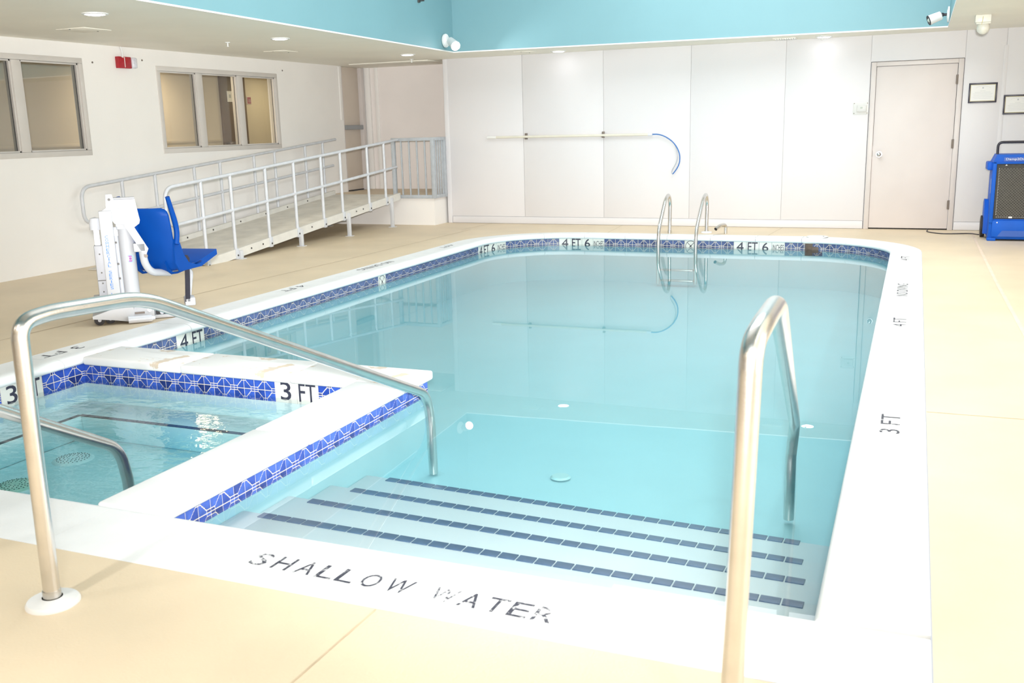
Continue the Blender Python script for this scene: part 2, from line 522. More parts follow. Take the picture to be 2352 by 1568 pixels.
joint([(0.675, 12.9), (0.69, 9.0), (0.72, 6.0), (0.73, 2.0), (0.73, -2.5)], 0.028, 'deck_caulk')
joint([(-1.387, 2.24), (-1.394, 1.83), (-1.40, -2.5)], 0.006, 'deck_joint')
joint([(-5.77, 12.14), (-5.715, 13.08)], 0.006, 'deck_joint')
joint([(-3.66, 12.14), (-3.73, 13.08)], 0.006, 'deck_joint')
joint([(-1.62, 12.14), (-1.56, 13.08)], 0.006, 'deck_joint')
joint([(0.12, 4.824), (3.3, 4.86)], 0.005, 'deck_joint')

# ---- left wall with two windows and the side door
WX = -8.30
W1 = (6.10, 8.18, 1.19, 2.205)
W2 = (9.29, 11.65, 1.17, 2.18)
D2 = (13.33, 13.98, 0.44, 2.36)
mb = MB()
xb, xf_ = WX - 0.16, WX
mb.box(xb, xf_, -2.6, W1[0], 0, CEIL)
for w in (W1, W2):
    mb.box(xb, xf_, w[0], w[1], 0, w[2]); mb.box(xb, xf_, w[0], w[1], w[3], CEIL)
mb.box(xb, xf_, W1[1], W2[0], 0, CEIL)
mb.box(xb, xf_, W2[1], D2[0], 0, CEIL)
mb.box(xb, xf_, D2[0], D2[1], 0, D2[2] - 0.005)
mb.box(xb, xf_, D2[1], 14.35, 0, CEIL)
struct('wall_left', mb, 'wall_white', 'off-white left wall with two interior windows above the ramp', 'wall')

# ---- far wall: backing, panels, base
FY = 13.10
mb = MB()
mb.box(-6.40, -0.575, FY, FY + 0.14, 0, CEIL + 0.02)
mb.box(-0.575, 0.475, FY, FY + 0.14, 2.045, CEIL + 0.02)
mb.box(0.475, 3.5, FY, FY + 0.14, 0, CEIL + 0.02)
wall_far = struct('wall_far', mb, 'panel_seal', 'white panelled far wall behind the pool with closed door', 'wall')
edges_x = [-6.395, -5.19, -4.0, -2.80, -1.59, -0.577]
for i in range(len(edges_x) - 1):
    part('wall_panel', MB().box(edges_x[i] + 0.0018, edges_x[i + 1] - 0.0018, FY - 0.012, FY, 0.105, CEIL, bev=0.002), 'panel_white', wall_far)
part('wall_panel', MB().box(-0.574, 0.474, FY - 0.012, FY, 2.048, CEIL, bev=0.002), 'panel_white', wall_far)
for a, b in ((0.478, 0.905), (0.911, 2.10), (2.106, 3.33)):
    part('wall_panel', MB().box(a, b, FY - 0.012, FY, 0.105, CEIL, bev=0.002), 'panel_white', wall_far)
part('corner_trim', MB().box(-6.425, -6.355, FY - 0.022, FY + 0.02, 0.0, CEIL, bev=0.006), 'panel_white', wall_far)
part('seam_strip', MB().box(0.885, 0.93, FY - 0.016, FY - 0.011, 0.15, 2.17, bev=0.002), 'panel_white', wall_far)
for k, (a, b) in enumerate(((-6.35, -0.577), (0.478, 3.34))):
    struct('baseboard_far', MB().box(a, b, FY - 0.02, FY, 0.003, 0.10, bev=0.006), 'panel_white',
           ('white baseboard below the life hook' if k == 0 else 'white baseboard behind the blue dehumidifier'), 'baseboard')

# ---- recess behind the landing
mb = MB()
mb.box(-8.32, -6.30, 14.05, 14.19, 0, CEIL + 0.02)
struct('wall_recess', mb, 'recess_pink', 'pinkish grey wall at the back of the landing recess', 'wall')
struct('wall_recess_side', MB().box(-6.40, -6.26, FY + 0.14, 14.05, 0, CEIL + 0.02), 'recess_pink', 'short side wall of the landing recess behind the guardrail', 'wall')
struct('trim_1', MB().box(-8.29, -8.20, 14.0, 14.05, 0.44, CEIL, bev=0.004), 'wall_white', 'narrow white corner trim right of the taupe door', 'trim')
struct('trim_2', MB().box(-8.12, -8.06, 14.03, 14.05, 0.44, CEIL, bev=0.004), 'wall_white', 'thin pale batten on the recess wall', 'trim')
struct('trim_3', MB().box(WX, WX + 0.012, 13.25, 13.31, 1.55, CEIL - 0.01, bev=0.003), 'wall_white', 'short white edge strip left of the taupe door', 'trim')

# ---- landing platform
mb = MB()
mb.box(-8.29, -6.46, 12.71, 14.04, 0.0, 0.425, mi=0)
mb.box(-8.29, -6.462, 12.712, 14.04, 0.425, 0.44, mi=1)
struct('landing', mb, ['wall_white', 'deck'], 'raised white concrete landing with tan top at the ramp head', 'landing')

# ---- right and near walls (out of the frame)
mb = MB()
RW = 3.36
mb.box(RW, RW + 0.14, -2.6, 0.5, 0, CEIL + 0.02); mb.box(RW, RW + 0.14, 6.3, 13.24, 0, CEIL + 0.02)
mb.box(RW, RW + 0.14, 0.5, 6.3, 0, 0.25); mb.box(RW, RW + 0.14, 0.5, 6.3, 2.28, CEIL + 0.02)
struct('wall_right', mb, 'wall_white', 'white wall right of the pool with assumed wide window', 'wall')
struct('wall_near', MB().box(-8.46, 3.5, -2.74, -2.6, 0, CEIL + 0.02), 'wall_white', 'white wall behind the camera', 'wall')
w3 = struct('assumed_window_3', MB().box(RW + 0.05, RW + 0.09, 0.5, 6.3, 0.25, 0.33).box(RW + 0.05, RW + 0.09, 0.5, 6.3, 2.2, 2.28), 'frame_pinkish', 'assumed wide daylight window in the right wall', 'window')  # unseen window, added where the side fill light stands
for yy in (0.5, 2.42, 4.34, 6.24):
    part('mullion', MB().box(RW + 0.05, RW + 0.09, yy, yy + 0.06, 0.25, 2.28), 'frame_pinkish', w3)
for ya, yb in ((0.56, 2.42), (2.48, 4.34), (4.40, 6.24)):
    part('pane', MB().box(RW + 0.066, RW + 0.072, ya, yb, 0.33, 2.20), 'window_glass', w3)

# ---- soffit ring and the aqua light well
WA, WB, WC_, WD = (-5.77, 12.09), (0.26, 12.52), (0.235, 0.6), (-5.10, 0.6)
bm = bmesh.new()
o_ = [bm.verts.new((x, y, CEIL)) for x, y in ((-8.46, -2.7), (3.5, -2.7), (3.5, 14.2), (-8.46, 14.2))]
i_ = [bm.verts.new((x, y, CEIL)) for x, y in (WA, WB, WC_, WD)]
for lp in (o_, i_):
    for i in range(4): bm.edges.new((lp[i], lp[(i + 1) % 4]))
bmesh.ops.triangle_fill(bm, use_beauty=True, edges=list(bm.edges))
mb = MB().bm(bm)
ceiling = struct('ceiling', mb, 'soffit', 'beige lowered soffit around the aqua light well', 'ceiling')
HW = 4.7
def well_wall(name, a, b, label):
    a = Vector((*a, CEIL + 0.003)); b = Vector((*b, CEIL + 0.003)); up = Vector((0, 0, HW - CEIL - 0.004))
    d = (b - a).normalized(); n = Vector((d.y, -d.x, 0)) * -0.1     # thickness away from the well
    c = Vector(((WA[0] + WB[0]) / 2, 6.5, CEIL))
    if (c - a).dot(n) > 0: n = -n
    vv = [a, b, b + up, a + up, a + n, b + n, b + n + up, a + n + up]
    return struct(name, MB().add(vv, [[0, 1, 2, 3], [4, 5, 6, 7], [0, 1, 5, 4], [3, 2, 6, 7], [0, 3, 7, 4], [1, 2, 6, 5]]), 'aqua_paint', label, 'wall')
well_wall('wall_well_left', WD, WA, 'aqua wall of the light well above the left soffit')
well_wall('wall_well_far', WA, WB, 'aqua wall of the light well above the far soffit')
well_wall('wall_well_right', WB, WC_, 'aqua wall of the light well beside the unlit spotlight')
well_wall('wall_well_near', WC_, WD, 'aqua wall of the light well above the camera')
struct('ceiling_well', MB().box(-5.95, 0.45, 0.4, 12.7, HW, HW + 0.1), 'well_ceiling', 'white ceiling high above the pool', 'ceiling')
mb = MB()
for q in ((-3.6, 0.0, 5.62, 5.70), (-3.6, 0.0, 11.90, 11.98), (-3.6, -3.52, 5.70, 11.90), (-0.08, 0.0, 5.70, 11.90)):
    mb.box(q[0], q[1], q[2], q[3], 4.56, HW - 0.001)
w4 = struct('assumed_skylight_frame', mb, 'panel_white', 'assumed skylight frame in the high ceiling of the light well', 'skylight')  # unseen skylight frame, added around the overhead fill light
for k in range(1, 4):
    part('glazing_bar', MB().box(-3.52, -0.08, 5.70 + 1.55 * k - 0.02, 5.70 + 1.55 * k + 0.02, 4.58, HW - 0.001), 'panel_white', w4)
mbt = MB()
for a, b, nx, ny in ((WD, WA, 1, 0), (WA, WB, 0, -1), (WB, WC_, -1, 0)):
    a = Vector((*a, CEIL)); b = Vector((*b, CEIL)); n = Vector((nx, ny, 0)) * 0.008
    z = Vector((0, 0, 0.012)); e = Vector((0, 0, -0.002))
    mbt.add([a + e, b + e, b + e + n, a + e + n, a + z, b + z, b + z + n, a + z + n],
            [[0, 1, 2, 3], [4, 5, 6, 7], [0, 1, 5, 4], [3, 2, 6, 7], [0, 3, 7, 4], [1, 2, 6, 5]])
struct('trim_4', mbt, 'wall_white', 'thin white bead along the lower edge of the aqua walls', 'trim')

# ---- corridor seen through the windows
struct('wall_corridor', MB().box(-9.94, -9.80, 3.0, 13.75, 0, 2.5), 'corridor_beige', 'beige corridor wall seen through the windows', 'wall')
struct('wall_corridor_end', MB().box(-9.80, -8.46, 13.60, 13.74, 0, 2.5), 'corridor_beige', 'yellowish end wall of the corridor behind the right pane', 'wall')
struct('wall_corridor_near', MB().box(-9.80, -8.46, 3.0, 3.14, 0, 2.5), 'corridor_beige', 'near end wall of the corridor', 'wall')
struct('floor_corridor', MB().box(-9.94, -8.46, 3.0, 13.74, -0.1, -0.01), 'corridor_floor', 'brown corridor floor beyond the windows', 'floor')
struct('ceiling_corridor', MB().box(-9.94, -8.46, 3.0, 13.74, 2.42, 2.5), 'corridor_beige', 'corridor ceiling beyond the windows', 'ceiling')
struct('trim_5', MB().box(-9.80, -9.785, 3.2, 12.22, 1.27, 1.31, bev=0.003), 'corridor_beige', 'chair rail along the beige corridor wall', 'trim')
struct('trim_6', MB().box(-9.80, -9.70, 8.02, 8.10, 0.0, 2.42).box(-9.80, -9.74, 7.84, 7.98, 0, 2.42, bev=0.01), 'frame_pinkish', 'pale pilaster in the corridor behind the left window', 'trim')
d3 = struct('door_3', MB().box(-9.80, -9.76, 12.27, 12.86, 0.0, 2.35, bev=0.004), 'corridor_door', 'dark brown corridor door behind the middle pane', 'door')
part('door_knob', MB().cyl((-9.76, 12.33, 1.24), (-9.70, 12.33, 1.24), 0.012).ball((-9.69, 12.33, 1.24), 0.03), 'hinge', d3)
d4 = struct('door_4', MB().box(-9.80, -9.77, 7.02, 7.68, 0.0, 2.2, bev=0.004), 'corridor_door', 'dark doorway at the left edge behind the left window', 'door')
part('casing', MB().box(-9.80, -9.74, 7.68, 7.76, 0, 2.25, bev=0.004).box(-9.80, -9.74, 6.94, 7.02, 0, 2.25, bev=0.004), 'frame_pinkish', d4)
single('notice_sheet', MB().box(-9.757, -9.754, 12.40, 12.53, 1.86, 2.02).box(-9.7538, -9.7532, 12.44, 12.49, 1.92, 1.97, mi=1), ['paper', 'print_grey'], (-9.757, 12.5, 1.86), 'white paper notice taped to the brown corridor door', 'notice')
mb = MB().box(-9.80, -9.79, 12.92, 13.03, 1.83, 1.95, bev=0.003)
mb.box(-9.7895, -9.789, 12.93, 13.02, 1.84, 1.94, mi=1)
pl = thing('door_plaque', (-9.80, 12.975, 1.83), 'small plum room sign on the corridor wall right of the brown door', 'sign')
part('plate', MB().box(-9.80, -9.79, 12.92, 13.03, 1.83, 1.95, bev=0.003), 'frame_pinkish', pl)
part('face', MB().box(-9.79, -9.788, 12.93, 13.02, 1.84, 1.94), 'plaque_plum', pl)
part('lettering', lettering(MB(), 'ES', (-9.787, 12.985, 1.885), (0, 1, 0), (0, 0, 1), 0.05, 0.045), 'print_grey', pl)

# ---- interior windows
def make_window(name, w, muls, label):
    y0, y1, z0, z1 = w
    fr = 0.055
    mb = MB()
    xa, xo = WX - 0.10, WX + 0.012
    mb.box(xa, xo, y0, y1, z0, z0 + fr, bev=0.004); mb.box(xa, xo, y0, y1, z1 - fr, z1, bev=0.004)
    mb.box(xa, xo, y0, y0 + fr, z0 + fr, z1 - fr, bev=0.004); mb.box(xa, xo, y1 - fr, y1, z0 + fr, z1 - fr, bev=0.004)
    root = struct(name, mb, 'frame_pinkish', label, 'window')
    cuts = [y0 + fr] + [v for m_ in muls for v in (m_ - 0.055, m_ + 0.055)] + [y1 - fr]
    for m_ in muls:
        part('mullion', MB().box(xa, xo - 0.004, m_ - 0.055, m_ + 0.055, z0 + fr, z1 - fr, bev=0.004), 'frame_pinkish', root)
    for a, b in zip(cuts[0::2], cuts[1::2]):
        st = MB()
        for q in ((a, b, z0 + fr, z0 + fr + 0.018), (a, b, z1 - fr - 0.018, z1 - fr), (a, a + 0.018, z0 + fr, z1 - fr), (b - 0.018, b, z0 + fr, z1 - fr)):
            st.box(WX - 0.035, WX - 0.005, q[0], q[1], q[2], q[3], bev=0.002)
        part('glazing_bead', st, 'frame_pinkish', root)
        part('seal', MB().box(WX - 0.042, WX - 0.036, b - 0.021, b - 0.0175, z0 + fr + 0.01, z1 - fr - 0.01), 'frame_dark', root)
        part('pane', MB().box(WX - 0.048, WX - 0.042, a, b, z0 + fr, z1 - fr), 'window_glass', root)
    return root
make_window('window_1', W1, [7.33], 'two-pane interior window at the left edge with grey room behind')
make_window('window_2', W2, [10.03, 10.83], 'three-pane interior window above the ramp with beige corridor behind')

# ---- doors
d1 = struct('door_1', MB().box(-0.505, 0.405, FY - 0.005, FY + 0.045, 0.016, 1.985, bev=0.003), 'door_cream', 'closed cream flush door in the far wall', 'door')
mb = MB()
mb.box(-0.567, -0.507, FY - 0.022, FY + 0.12, 0, 2.04, bev=0.005); mb.box(0.409, 0.469, FY - 0.022, FY + 0.12, 0, 2.04, bev=0.005)
mb.box(-0.507, 0.409, FY - 0.022, FY + 0.12, 1.989, 2.04, bev=0.005)
part('door_frame', mb, 'door_frame', d1)
part('gap_strip', MB().box(-0.507, 0.409, FY + 0.01, FY + 0.05, 0.001, 0.016), 'gap_black', d1)
mb = MB().cyl((-0.425, FY - 0.005, 0.93), (-0.425, FY - 0.013, 0.93), 0.036, n=24).cyl((-0.425, FY - 0.013, 0.93), (-0.425, FY - 0.05, 0.93), 0.014)
mb.ball((-0.425, FY - 0.062, 0.93), 0.028, sz=(1, 0.75, 1))
part('door_knob', mb, 'chrome', d1)
for z in (1.80, 1.045, 0.31):
    part('hinge', MB().cyl((0.405, FY - 0.024, z - 0.055), (0.405, FY - 0.024, z + 0.055), 0.011, n=10).box(0.390, 0.405, FY - 0.026, FY - 0.004, z - 0.05, z + 0.05), 'hinge', d1)
part('strike_plate', MB().box(-0.512, -0.504, FY - 0.012, FY - 0.004, 0.90, 0.98), 'hinge', d1)

d2 = struct('door_2', MB().box(WX - 0.10, WX - 0.05, D2[0] + 0.02, D2[1] - 0.08, 0.455, CEIL - 0.002, bev=0.003), 'door_taupe', 'taupe side door with a push bar beside the landing', 'door')
mb = MB().box(WX - 0.12, WX + 0.012, D2[1] - 0.08, D2[1], 0.44, CEIL - 0.002, bev=0.004).box(WX - 0.12, WX + 0.003, D2[0], D2[0] + 0.02, 0.44, CEIL - 0.002)
part('door_frame', mb, 'door_frame', d2)
part('push_bar', MB().box(WX - 0.05, WX + 0.02, D2[0] + 0.03, D2[1] - 0.09, 1.40, 1.47, bev=0.008), 'bar_grey', d2)
part('gap_strip', MB().box(WX - 0.10, WX - 0.045, D2[0] + 0.02, D2[1] - 0.08, 0.441, 0.455), 'gap_black', d2)

# ================================================================== POOL
ZW, ZS = -0.13, -0.155
IX0, IX1, IY0, IY1 = -4.92, -0.165, 2.63, 11.89      # wall (tile backing) planes
SPX, SPY = -2.565, 4.845                              # pool faces of the spa walls
SX1, SY1 = -2.815, 4.572                              # spa faces
ICL, ICR, ICY, IR = -3.92, -1.165, 10.89, 1.0
def floor_z(y): return -0.46 - 0.018 * (max(y, 4.2) - 4.2)

class Path:
    """polyline with arc length; the water lies to the right of the direction of travel"""
    def __init__(s, pts):
        s.p = [Vector((*q, 0)) for q in pts]; s.c = [0.0]
        for a, b in zip(s.p[:-1], s.p[1:]): s.c.append(s.c[-1] + (b - a).length)
    @property
    def length(s): return s.c[-1]
    def at(s, d):
        d = max(0, min(s.length - 1e-6, d))
        for i in range(len(s.p) - 1):
            if d <= s.c[i + 1]:
                t = (s.p[i + 1] - s.p[i]).normalized()
                return s.p[i] + t * (d - s.c[i]), t
        return s.p[-1], (s.p[-1] - s.p[-2]).normalized()
    def near(s, x, y):
        best = None; q = Vector((x, y, 0))
        for i in range(len(s.p) - 1):
            a, b = s.p[i], s.p[i + 1]; L = (b - a).length
            t = max(0, min(L, (q - a).dot((b - a).normalized())))
            d = (a + (b - a).normalized() * t - q).length
            if best is None or d < best[0]: best = (d, s.c[i] + t)
        return best[1]
def corner_arc(cx, cy, r, a0, a1, n=16):
    return [(cx + r * math.cos(a0 + (a1 - a0) * i / n), cy + r * math.sin(a0 + (a1 - a0) * i / n)) for i in range(n + 1)]
pool_pts = [(IX0, SPY), (IX0, ICY)] + corner_arc(ICL, ICY, IR, PI, PI / 2)[1:] + corner_arc(ICR, ICY, IR, PI / 2, 0) + [(IX1, IY0), (SPX, IY0), (SPX, SPY), (IX0, SPY)]
# basin shell
def basin(name, pts, zf, ztop, m_, label, cat):
    bm = bmesh.new()
    top = [bm.verts.new((x, y, ztop)) for x, y in pts]
    bot = [bm.verts.new((x, y, zf(y))) for x, y in pts]
    n = len(pts)
    for i in range(n):
        bm.faces.new((top[i], top[(i + 1) % n], bot[(i + 1) % n], bot[i]))
    es = [bm.edges.get((bot[i], bot[(i + 1) % n])) for i in range(n)]
    bmesh.ops.triangle_fill(bm, use_beauty=True, edges=es)
    return struct(name, MB().bm(bm), m_, label, cat)
pool = basin('pool_basin', pool_pts[:-1], floor_z, -0.02, 'plaster_water_tint', 'large water-tinted plastered swimming pool basin with rounded far corners', 'pool')
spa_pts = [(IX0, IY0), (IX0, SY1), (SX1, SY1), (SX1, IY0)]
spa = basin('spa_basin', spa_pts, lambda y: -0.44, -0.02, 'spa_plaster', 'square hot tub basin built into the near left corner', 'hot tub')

# ---- waterline tiles
TS = 0.15
def clip_poly(poly, vmin):
    out = []
    n = len(poly)
    for i in range(n):
        a, b = poly[i], poly[(i + 1) % n]
        ia, ib = a[1] >= vmin, b[1] >= vmin
        if ia: out.append(a)
        if ia != ib:
            t = (vmin - a[1]) / (b[1] - a[1]); out.append((a[0] + (b[0] - a[0]) * t, vmin))
    return out
def tile_mesh(name, mats, seed, vmin):
    rnd = random.Random(seed)
    mb = MB()
    mb.box(-TS / 2, TS / 2, vmin * TS, TS / 2, -0.001, 0.006, mi=0)
    g = 0.021
    wav = [(0.09, 0.33), (0.135, 0.300), (0.15, 0.262), (0.195, 0.238), (0.212, 0.200), (0.255, 0.175), (0.27, 0.135), (0.33, 0.09)]
    def shrink(poly, d):
        n = len(poly); out = []
        area = sum(poly[i][0] * poly[(i + 1) % n][1] - poly[(i + 1) % n][0] * poly[i][1] for i in range(n))
        sg = 1 if area > 0 else -1
        for i in range(n):
            p0 = Vector(poly[i - 1]); p1 = Vector(poly[i]); p2 = Vector(poly[(i + 1) % n])
            e1 = (p1 - p0).normalized(); e2 = (p2 - p1).normalized()
            n1 = Vector((-e1.y, e1.x)) * sg; n2 = Vector((-e2.y, e2.x)) * sg
            k = n1 + n2
            k = k / max(0.35, k.dot(n1)) if k.length > 1e-6 else n1
            out.append((p1.x + k.x * d, p1.y + k.y * d))
        return out
    pieces = [
        [(0, 0), (0.33, 0), (0.33, 0.09)] + wav[::-1][1:] + [(0, 0.33)],
        [(0.09, 0.5), (0.09, 0.33)] + wav[1:] + [(0.5, 0.09), (0.5, 0.5)],
        [(0, 0.33), (0.09, 0.33), (0.09, 0.5), (0, 0.5)],
        [(0.33, 0), (0.5, 0), (0.5, 0.09), (0.33, 0.09)]]
    for sx in (1, -1):
        for sy in (1, -1):
            for pc in pieces:
                pp = shrink([(x, y) for x, y in pc], g * (0.8 if len(pc) > 4 else 0.75))
                mi = 1 + rnd.choice((0, 0, 1, 1, 1, 2))
                pp = clip_poly([(x * sx, y * sy) for x, y in pp], vmin + 0.01)
                if len(pp) < 3: continue
                mb.prism([(x * TS, y * TS) for x, y in pp], (0, 0, 0.005), (1, 0, 0), (0, 1, 0), (0, 0, 1), 0.0035, mi)
    return mb.mesh(name, mats)
VP, VS = -0.20, -0.44                                # where the pool and spa tiles stop just under the water
blue_tiles = [tile_mesh('tile', ['grout', 'tile_blue_a', 'tile_blue_b', 'tile_blue_c'], 10 + k, VS) for k in range(4)]
azure_tiles = [tile_mesh('tile', ['grout', 'tile_azure_a', 'tile_azure_b', 'tile_azure_c'], 50 + k, VP) for k in range(4)]
slate_tiles = [tile_mesh('tile', ['grout', 'tile_slate_a', 'tile_slate_b', 'tile_slate_c'], 30 + k, VP) for k in range(4)]
plain_me = {v: MB().box(-TS / 2 + 0.0015, TS / 2 - 0.0015, v * TS, TS / 2 - 0.0015, -0.001, 0.0085, bev=0.0015, seg=1).mesh('marker_tile', 'tile_white') for v in (VP, VS)}
TZ = -0.118                                           # centre of the tile band
def frame_at(path, s, out=0.0):
    p, t = path.at(s)
    n = Vector((t.y, -t.x, 0))
    return Matrix(((t.x, 0, n.x, p.x + n.x * out), (t.y, 0, n.y, p.y + n.y * out), (0, 1, 0, TZ), (0, 0, 0, 1)))
def place(name, me, mtx, parent, sc=1.0):
    o = obj(name, me, parent)
    o.matrix_basis = mtx @ Matrix.Diagonal((sc, 1, 1, 1))
    return o
GLYPH = {'4': 0.085, 'FT': 0.118, '6': 0.075, '3': 0.075, 'INCHES': 0.132}
def marker(path, s, txt, parent):
    mtx = frame_at(path, s)
    vm = VS if parent is spa else VP
    t = place('marker_tile', plain_me[vm], mtx, parent)
    mb = MB()
    if txt == 'nodive':
        R = 0.066
        for a, b in ((R, R - 0.006),):
            n = 32
            vv = [(a * math.cos(2 * PI * k / n), a * math.sin(2 * PI * k / n), 0) for k in range(n)] + [(b * math.cos(2 * PI * k / n), b * math.sin(2 * PI * k / n), 0) for k in range(n)]
            mb.add(vv, [[k, (k + 1) % n, n + (k + 1) % n, n + k] for k in range(n)])
        for ang in (PI / 4, -PI / 4):
            d = Vector((math.cos(ang), math.sin(ang), 0)) * (R - 0.004); w = Vector((-d.y, d.x, 0)).normalized() * 0.003
            mb.add([-d - w, d - w, d + w, -d + w], [[0, 1, 2, 3]])
        mb.add([(0.012, 0.004, 0), (0.004, 0.012, 0), (-0.012, -0.004, 0), (-0.004, -0.012, 0)], [[0, 1, 2, 3]])
    else:
        h = 0.112 if txt != 'INCHES' else 0.066
        lettering(mb, txt, (0, 0.006, 0), (1, 0, 0), (0, 1, 0), GLYPH[txt], h)
    cl = MB()
    for f in mb.f:
        pp = clip_poly([(mb.v[i].x, mb.v[i].y) for i in f], vm * TS + 0.001)
        if len(pp) >= 3: cl.add([(x, y, 0) for x, y in pp], [list(range(len(pp)))])
    me = cl.mesh('lettering', 'letter_dark')
    o = obj('lettering', me, t, (0, 0, 0.0092))
    return t
def tile_run(path, parent, marks, meshes, s0=0.0, s1=None, skip=()):
    """marks: list of (s of first tile edge, [texts]); the gaps are filled with patterned tiles"""
    s1 = path.length if s1 is None else s1
    marks = sorted(marks)
    cur = s0; spans = []
    for s, txts in marks:
        spans.append((cur, s)); 
        for k, t in enumerate(txts):
            if t: marker(path, s + TS * (k + 0.5), t, parent)
        cur = s + TS * len(txts)
    spans.append((cur, s1))
    for a, b in spans:
        n = max(1, round((b - a) / TS)); w = (b - a) / n
        for k in range(n):
            s = a + w * (k + 0.5)
            if any(lo < s < hi for lo, hi in skip): continue
            place('tile', random.choice(meshes), frame_at(path, s), parent, w / TS)
PL = Path([(IX0, SPY), (IX0, ICY)] + corner_arc(ICL, ICY, IR, PI, PI / 2)[1:] + corner_arc(ICR, ICY, IR, PI / 2, 0) + [(IX1, IY0)])
sk0, sk1 = PL.near(-1.146, IY1), PL.near(-0.92, IY1)
marks = [(PL.near(IX0, 5.432), ['4', 'FT']), (PL.near(IX0, 8.355), ['nodive']),
         (PL.near(IX0, 10.80), ['4', 'FT', '6', 'INCHES']),
         (PL.near(-4.229, IY1 + 0.0), ['4', 'FT', '6', 'INCHES']) if False else (PL.near(-3.92, IY1) - 0.31, ['4', 'FT', '6', 'INCHES']),
         (PL.near(-2.589, IY1), ['nodive']), (PL.near(-1.985, IY1), ['4', 'FT', '6', 'INCHES'])]
tile_run(PL, pool, marks, slate_tiles)
tile_run(Path([(IX1, IY0), (SPX, IY0)]), pool, [], slate_tiles)
tile_run(Path([(SPX, IY0), (SPX, SPY)]), pool, [], azure_tiles)
tile_run(Path([(SPX, SPY), (IX0, SPY)]), pool, [], slate_tiles)
SPL = Path([(IX0, IY0), (IX0, SY1)])
tile_run(SPL, spa, [(SPL.near(IX0, 3.93), ['3', 'FT'])], blue_tiles)
SPF = Path([(IX0, SY1), (SX1, SY1)])
tile_run(SPF, spa, [(SPF.near(-3.425, SY1), ['3', 'FT'])], blue_tiles)
tile_run(Path([(SX1, SY1), (SX1, IY0)]), spa, [], blue_tiles)
tile_run(Path([(SX1, IY0), (IX0, IY0)]), spa, [], blue_tiles)

# ---- skimmer mouth in the far wall
sk = thing('skimmer', (-1.03, IY1, -0.2), 'dark skimmer mouth in the far pool wall near the door', 'skimmer')
part('throat', MB().box(-1.15, -0.92, IY1 - 0.014, IY1 + 0.0, -0.20, -0.052), 'skimmer_dark', sk)
part('lintel', MB().box(-1.17, -0.90, IY1 - 0.022, IY1 - 0.004, -0.056, -0.040, bev=0.003), 'tile_white', sk)
part('weir_flap', MB().box(-1.13, -0.94, IY1 - 0.024, IY1 - 0.014, -0.20, -0.095, bev=0.003), 'skimmer_dark', sk)

# ---- coping stones
def coping_pairs(kind, n):
    """pairs (outer, inner) along one run of coping"""
    out = []
    LX, RX_, FY_, NY = -4.885, -0.19, 11.862, 2.62
    if kind == 'left':
        out = [((PX0, y), (LX, y)) for y in (2.62, 10.89)]
    elif kind == 'arc_left':
        for i in range(n + 1):
            t = PI - PI / 2 * i / n
            out.append(((-3.89 + 1.34 * math.cos(t), 10.89 + 1.24 * math.sin(t)), (-3.89 + 0.995 * math.cos(t), 10.89 + 0.972 * math.sin(t))))
    elif kind == 'far':
        out = [((x, PY1), (x, FY_)) for x in (-3.89, -1.19)]
    elif kind == 'arc_right':
        for i in range(n + 1):
            t = PI / 2 - PI / 2 * i / n
            out.append(((-1.19 + 1.305 * math.cos(t), 10.89 + 1.24 * math.sin(t)), (-1.19 + 1.0 * math.cos(t), 10.89 + 0.972 * math.sin(t))))
    elif kind == 'right':
        out = [((PX1, y), (RX_, y)) for y in (10.89, 2.62)]
    return out
PROF = [(0.0, -0.055), (0.0, 0.0), (0.50, 0.0), (0.58, 0.003), (0.70, 0.007), (0.82, 0.008), (0.91, 0.002), (0.965, -0.012), (0.99, -0.026), (0.985, -0.040), (0.96, -0.050), (0.90, -0.055)]
PROF_FLAT = [(0.0, -0.055), (0.0, 0.0), (0.90, 0.0), (0.96, -0.004), (0.99, -0.013), (1.0, -0.028), (0.985, -0.043), (0.95, -0.053), (0.90, -0.055)]
def stone(pairs, parent, gap, prof, m_='coping_white'):
    prs = [(Vector((*a, 0)), Vector((*b, 0))) for a, b in pairs]
    # shorten both ends by the joint
    d0 = (prs[1][0] - prs[0][0]).normalized() * gap; d1 = (prs[-2][0] - prs[-1][0]).normalized() * gap
    prs[0] = (prs[0][0] + d0, prs[0][1] + d0); prs[-1] = (prs[-1][0] + d1, prs[-1][1] + d1)
    c = sum((a + b for a, b in prs), Vector()) / (2 * len(prs))
    k = len(prof); vv = []; ff = []
    for a, b in prs:
        for t, z in prof:
            vv.append(a + (b - a) * t + Vector((0, 0, z)))
    for i in range(len(prs) - 1):
        for j in range(k):
            ff.append([i * k + j, i * k + (j + 1) % k, (i + 1) * k + (j + 1) % k, (i + 1) * k + j])
    ff.append(list(range(k))); ff.append(list(range((len(prs) - 1) * k, len(prs) * k))[::-1])
    mb = MB().add(vv, ff, 0, True)
    return obj('coping_stone', mb.mesh('coping_stone', m_, c), parent, c)
def straight_run(kind, parent, nst, gap, prof):
    (o0, i0), (o1, i1) = coping_pairs(kind, 1)
    L = lambda a, b, t: (a[0] + (b[0] - a[0]) * t, a[1] + (b[1] - a[1]) * t)
    for k in range(nst):
        a, b = k / nst, (k + 1) / nst
        stone([(L(o0, o1, a), L(i0, i1, a)), (L(o0, o1, b), L(i0, i1, b))], parent, gap, prof)
straight_run('left', pool, 14, 0.0022, PROF)
for kind, ns in (('arc_left', 3), ('arc_right', 3)):
    prs = coping_pairs(kind, ns * 5)
    for k in range(ns): stone(prs[k * 5:k * 5 + 6], pool, 0.0022, PROF)
straight_run('far', pool, 5, 0.0022, PROF)
straight_run('right', pool, 9, 0.0006, PROF_FLAT)
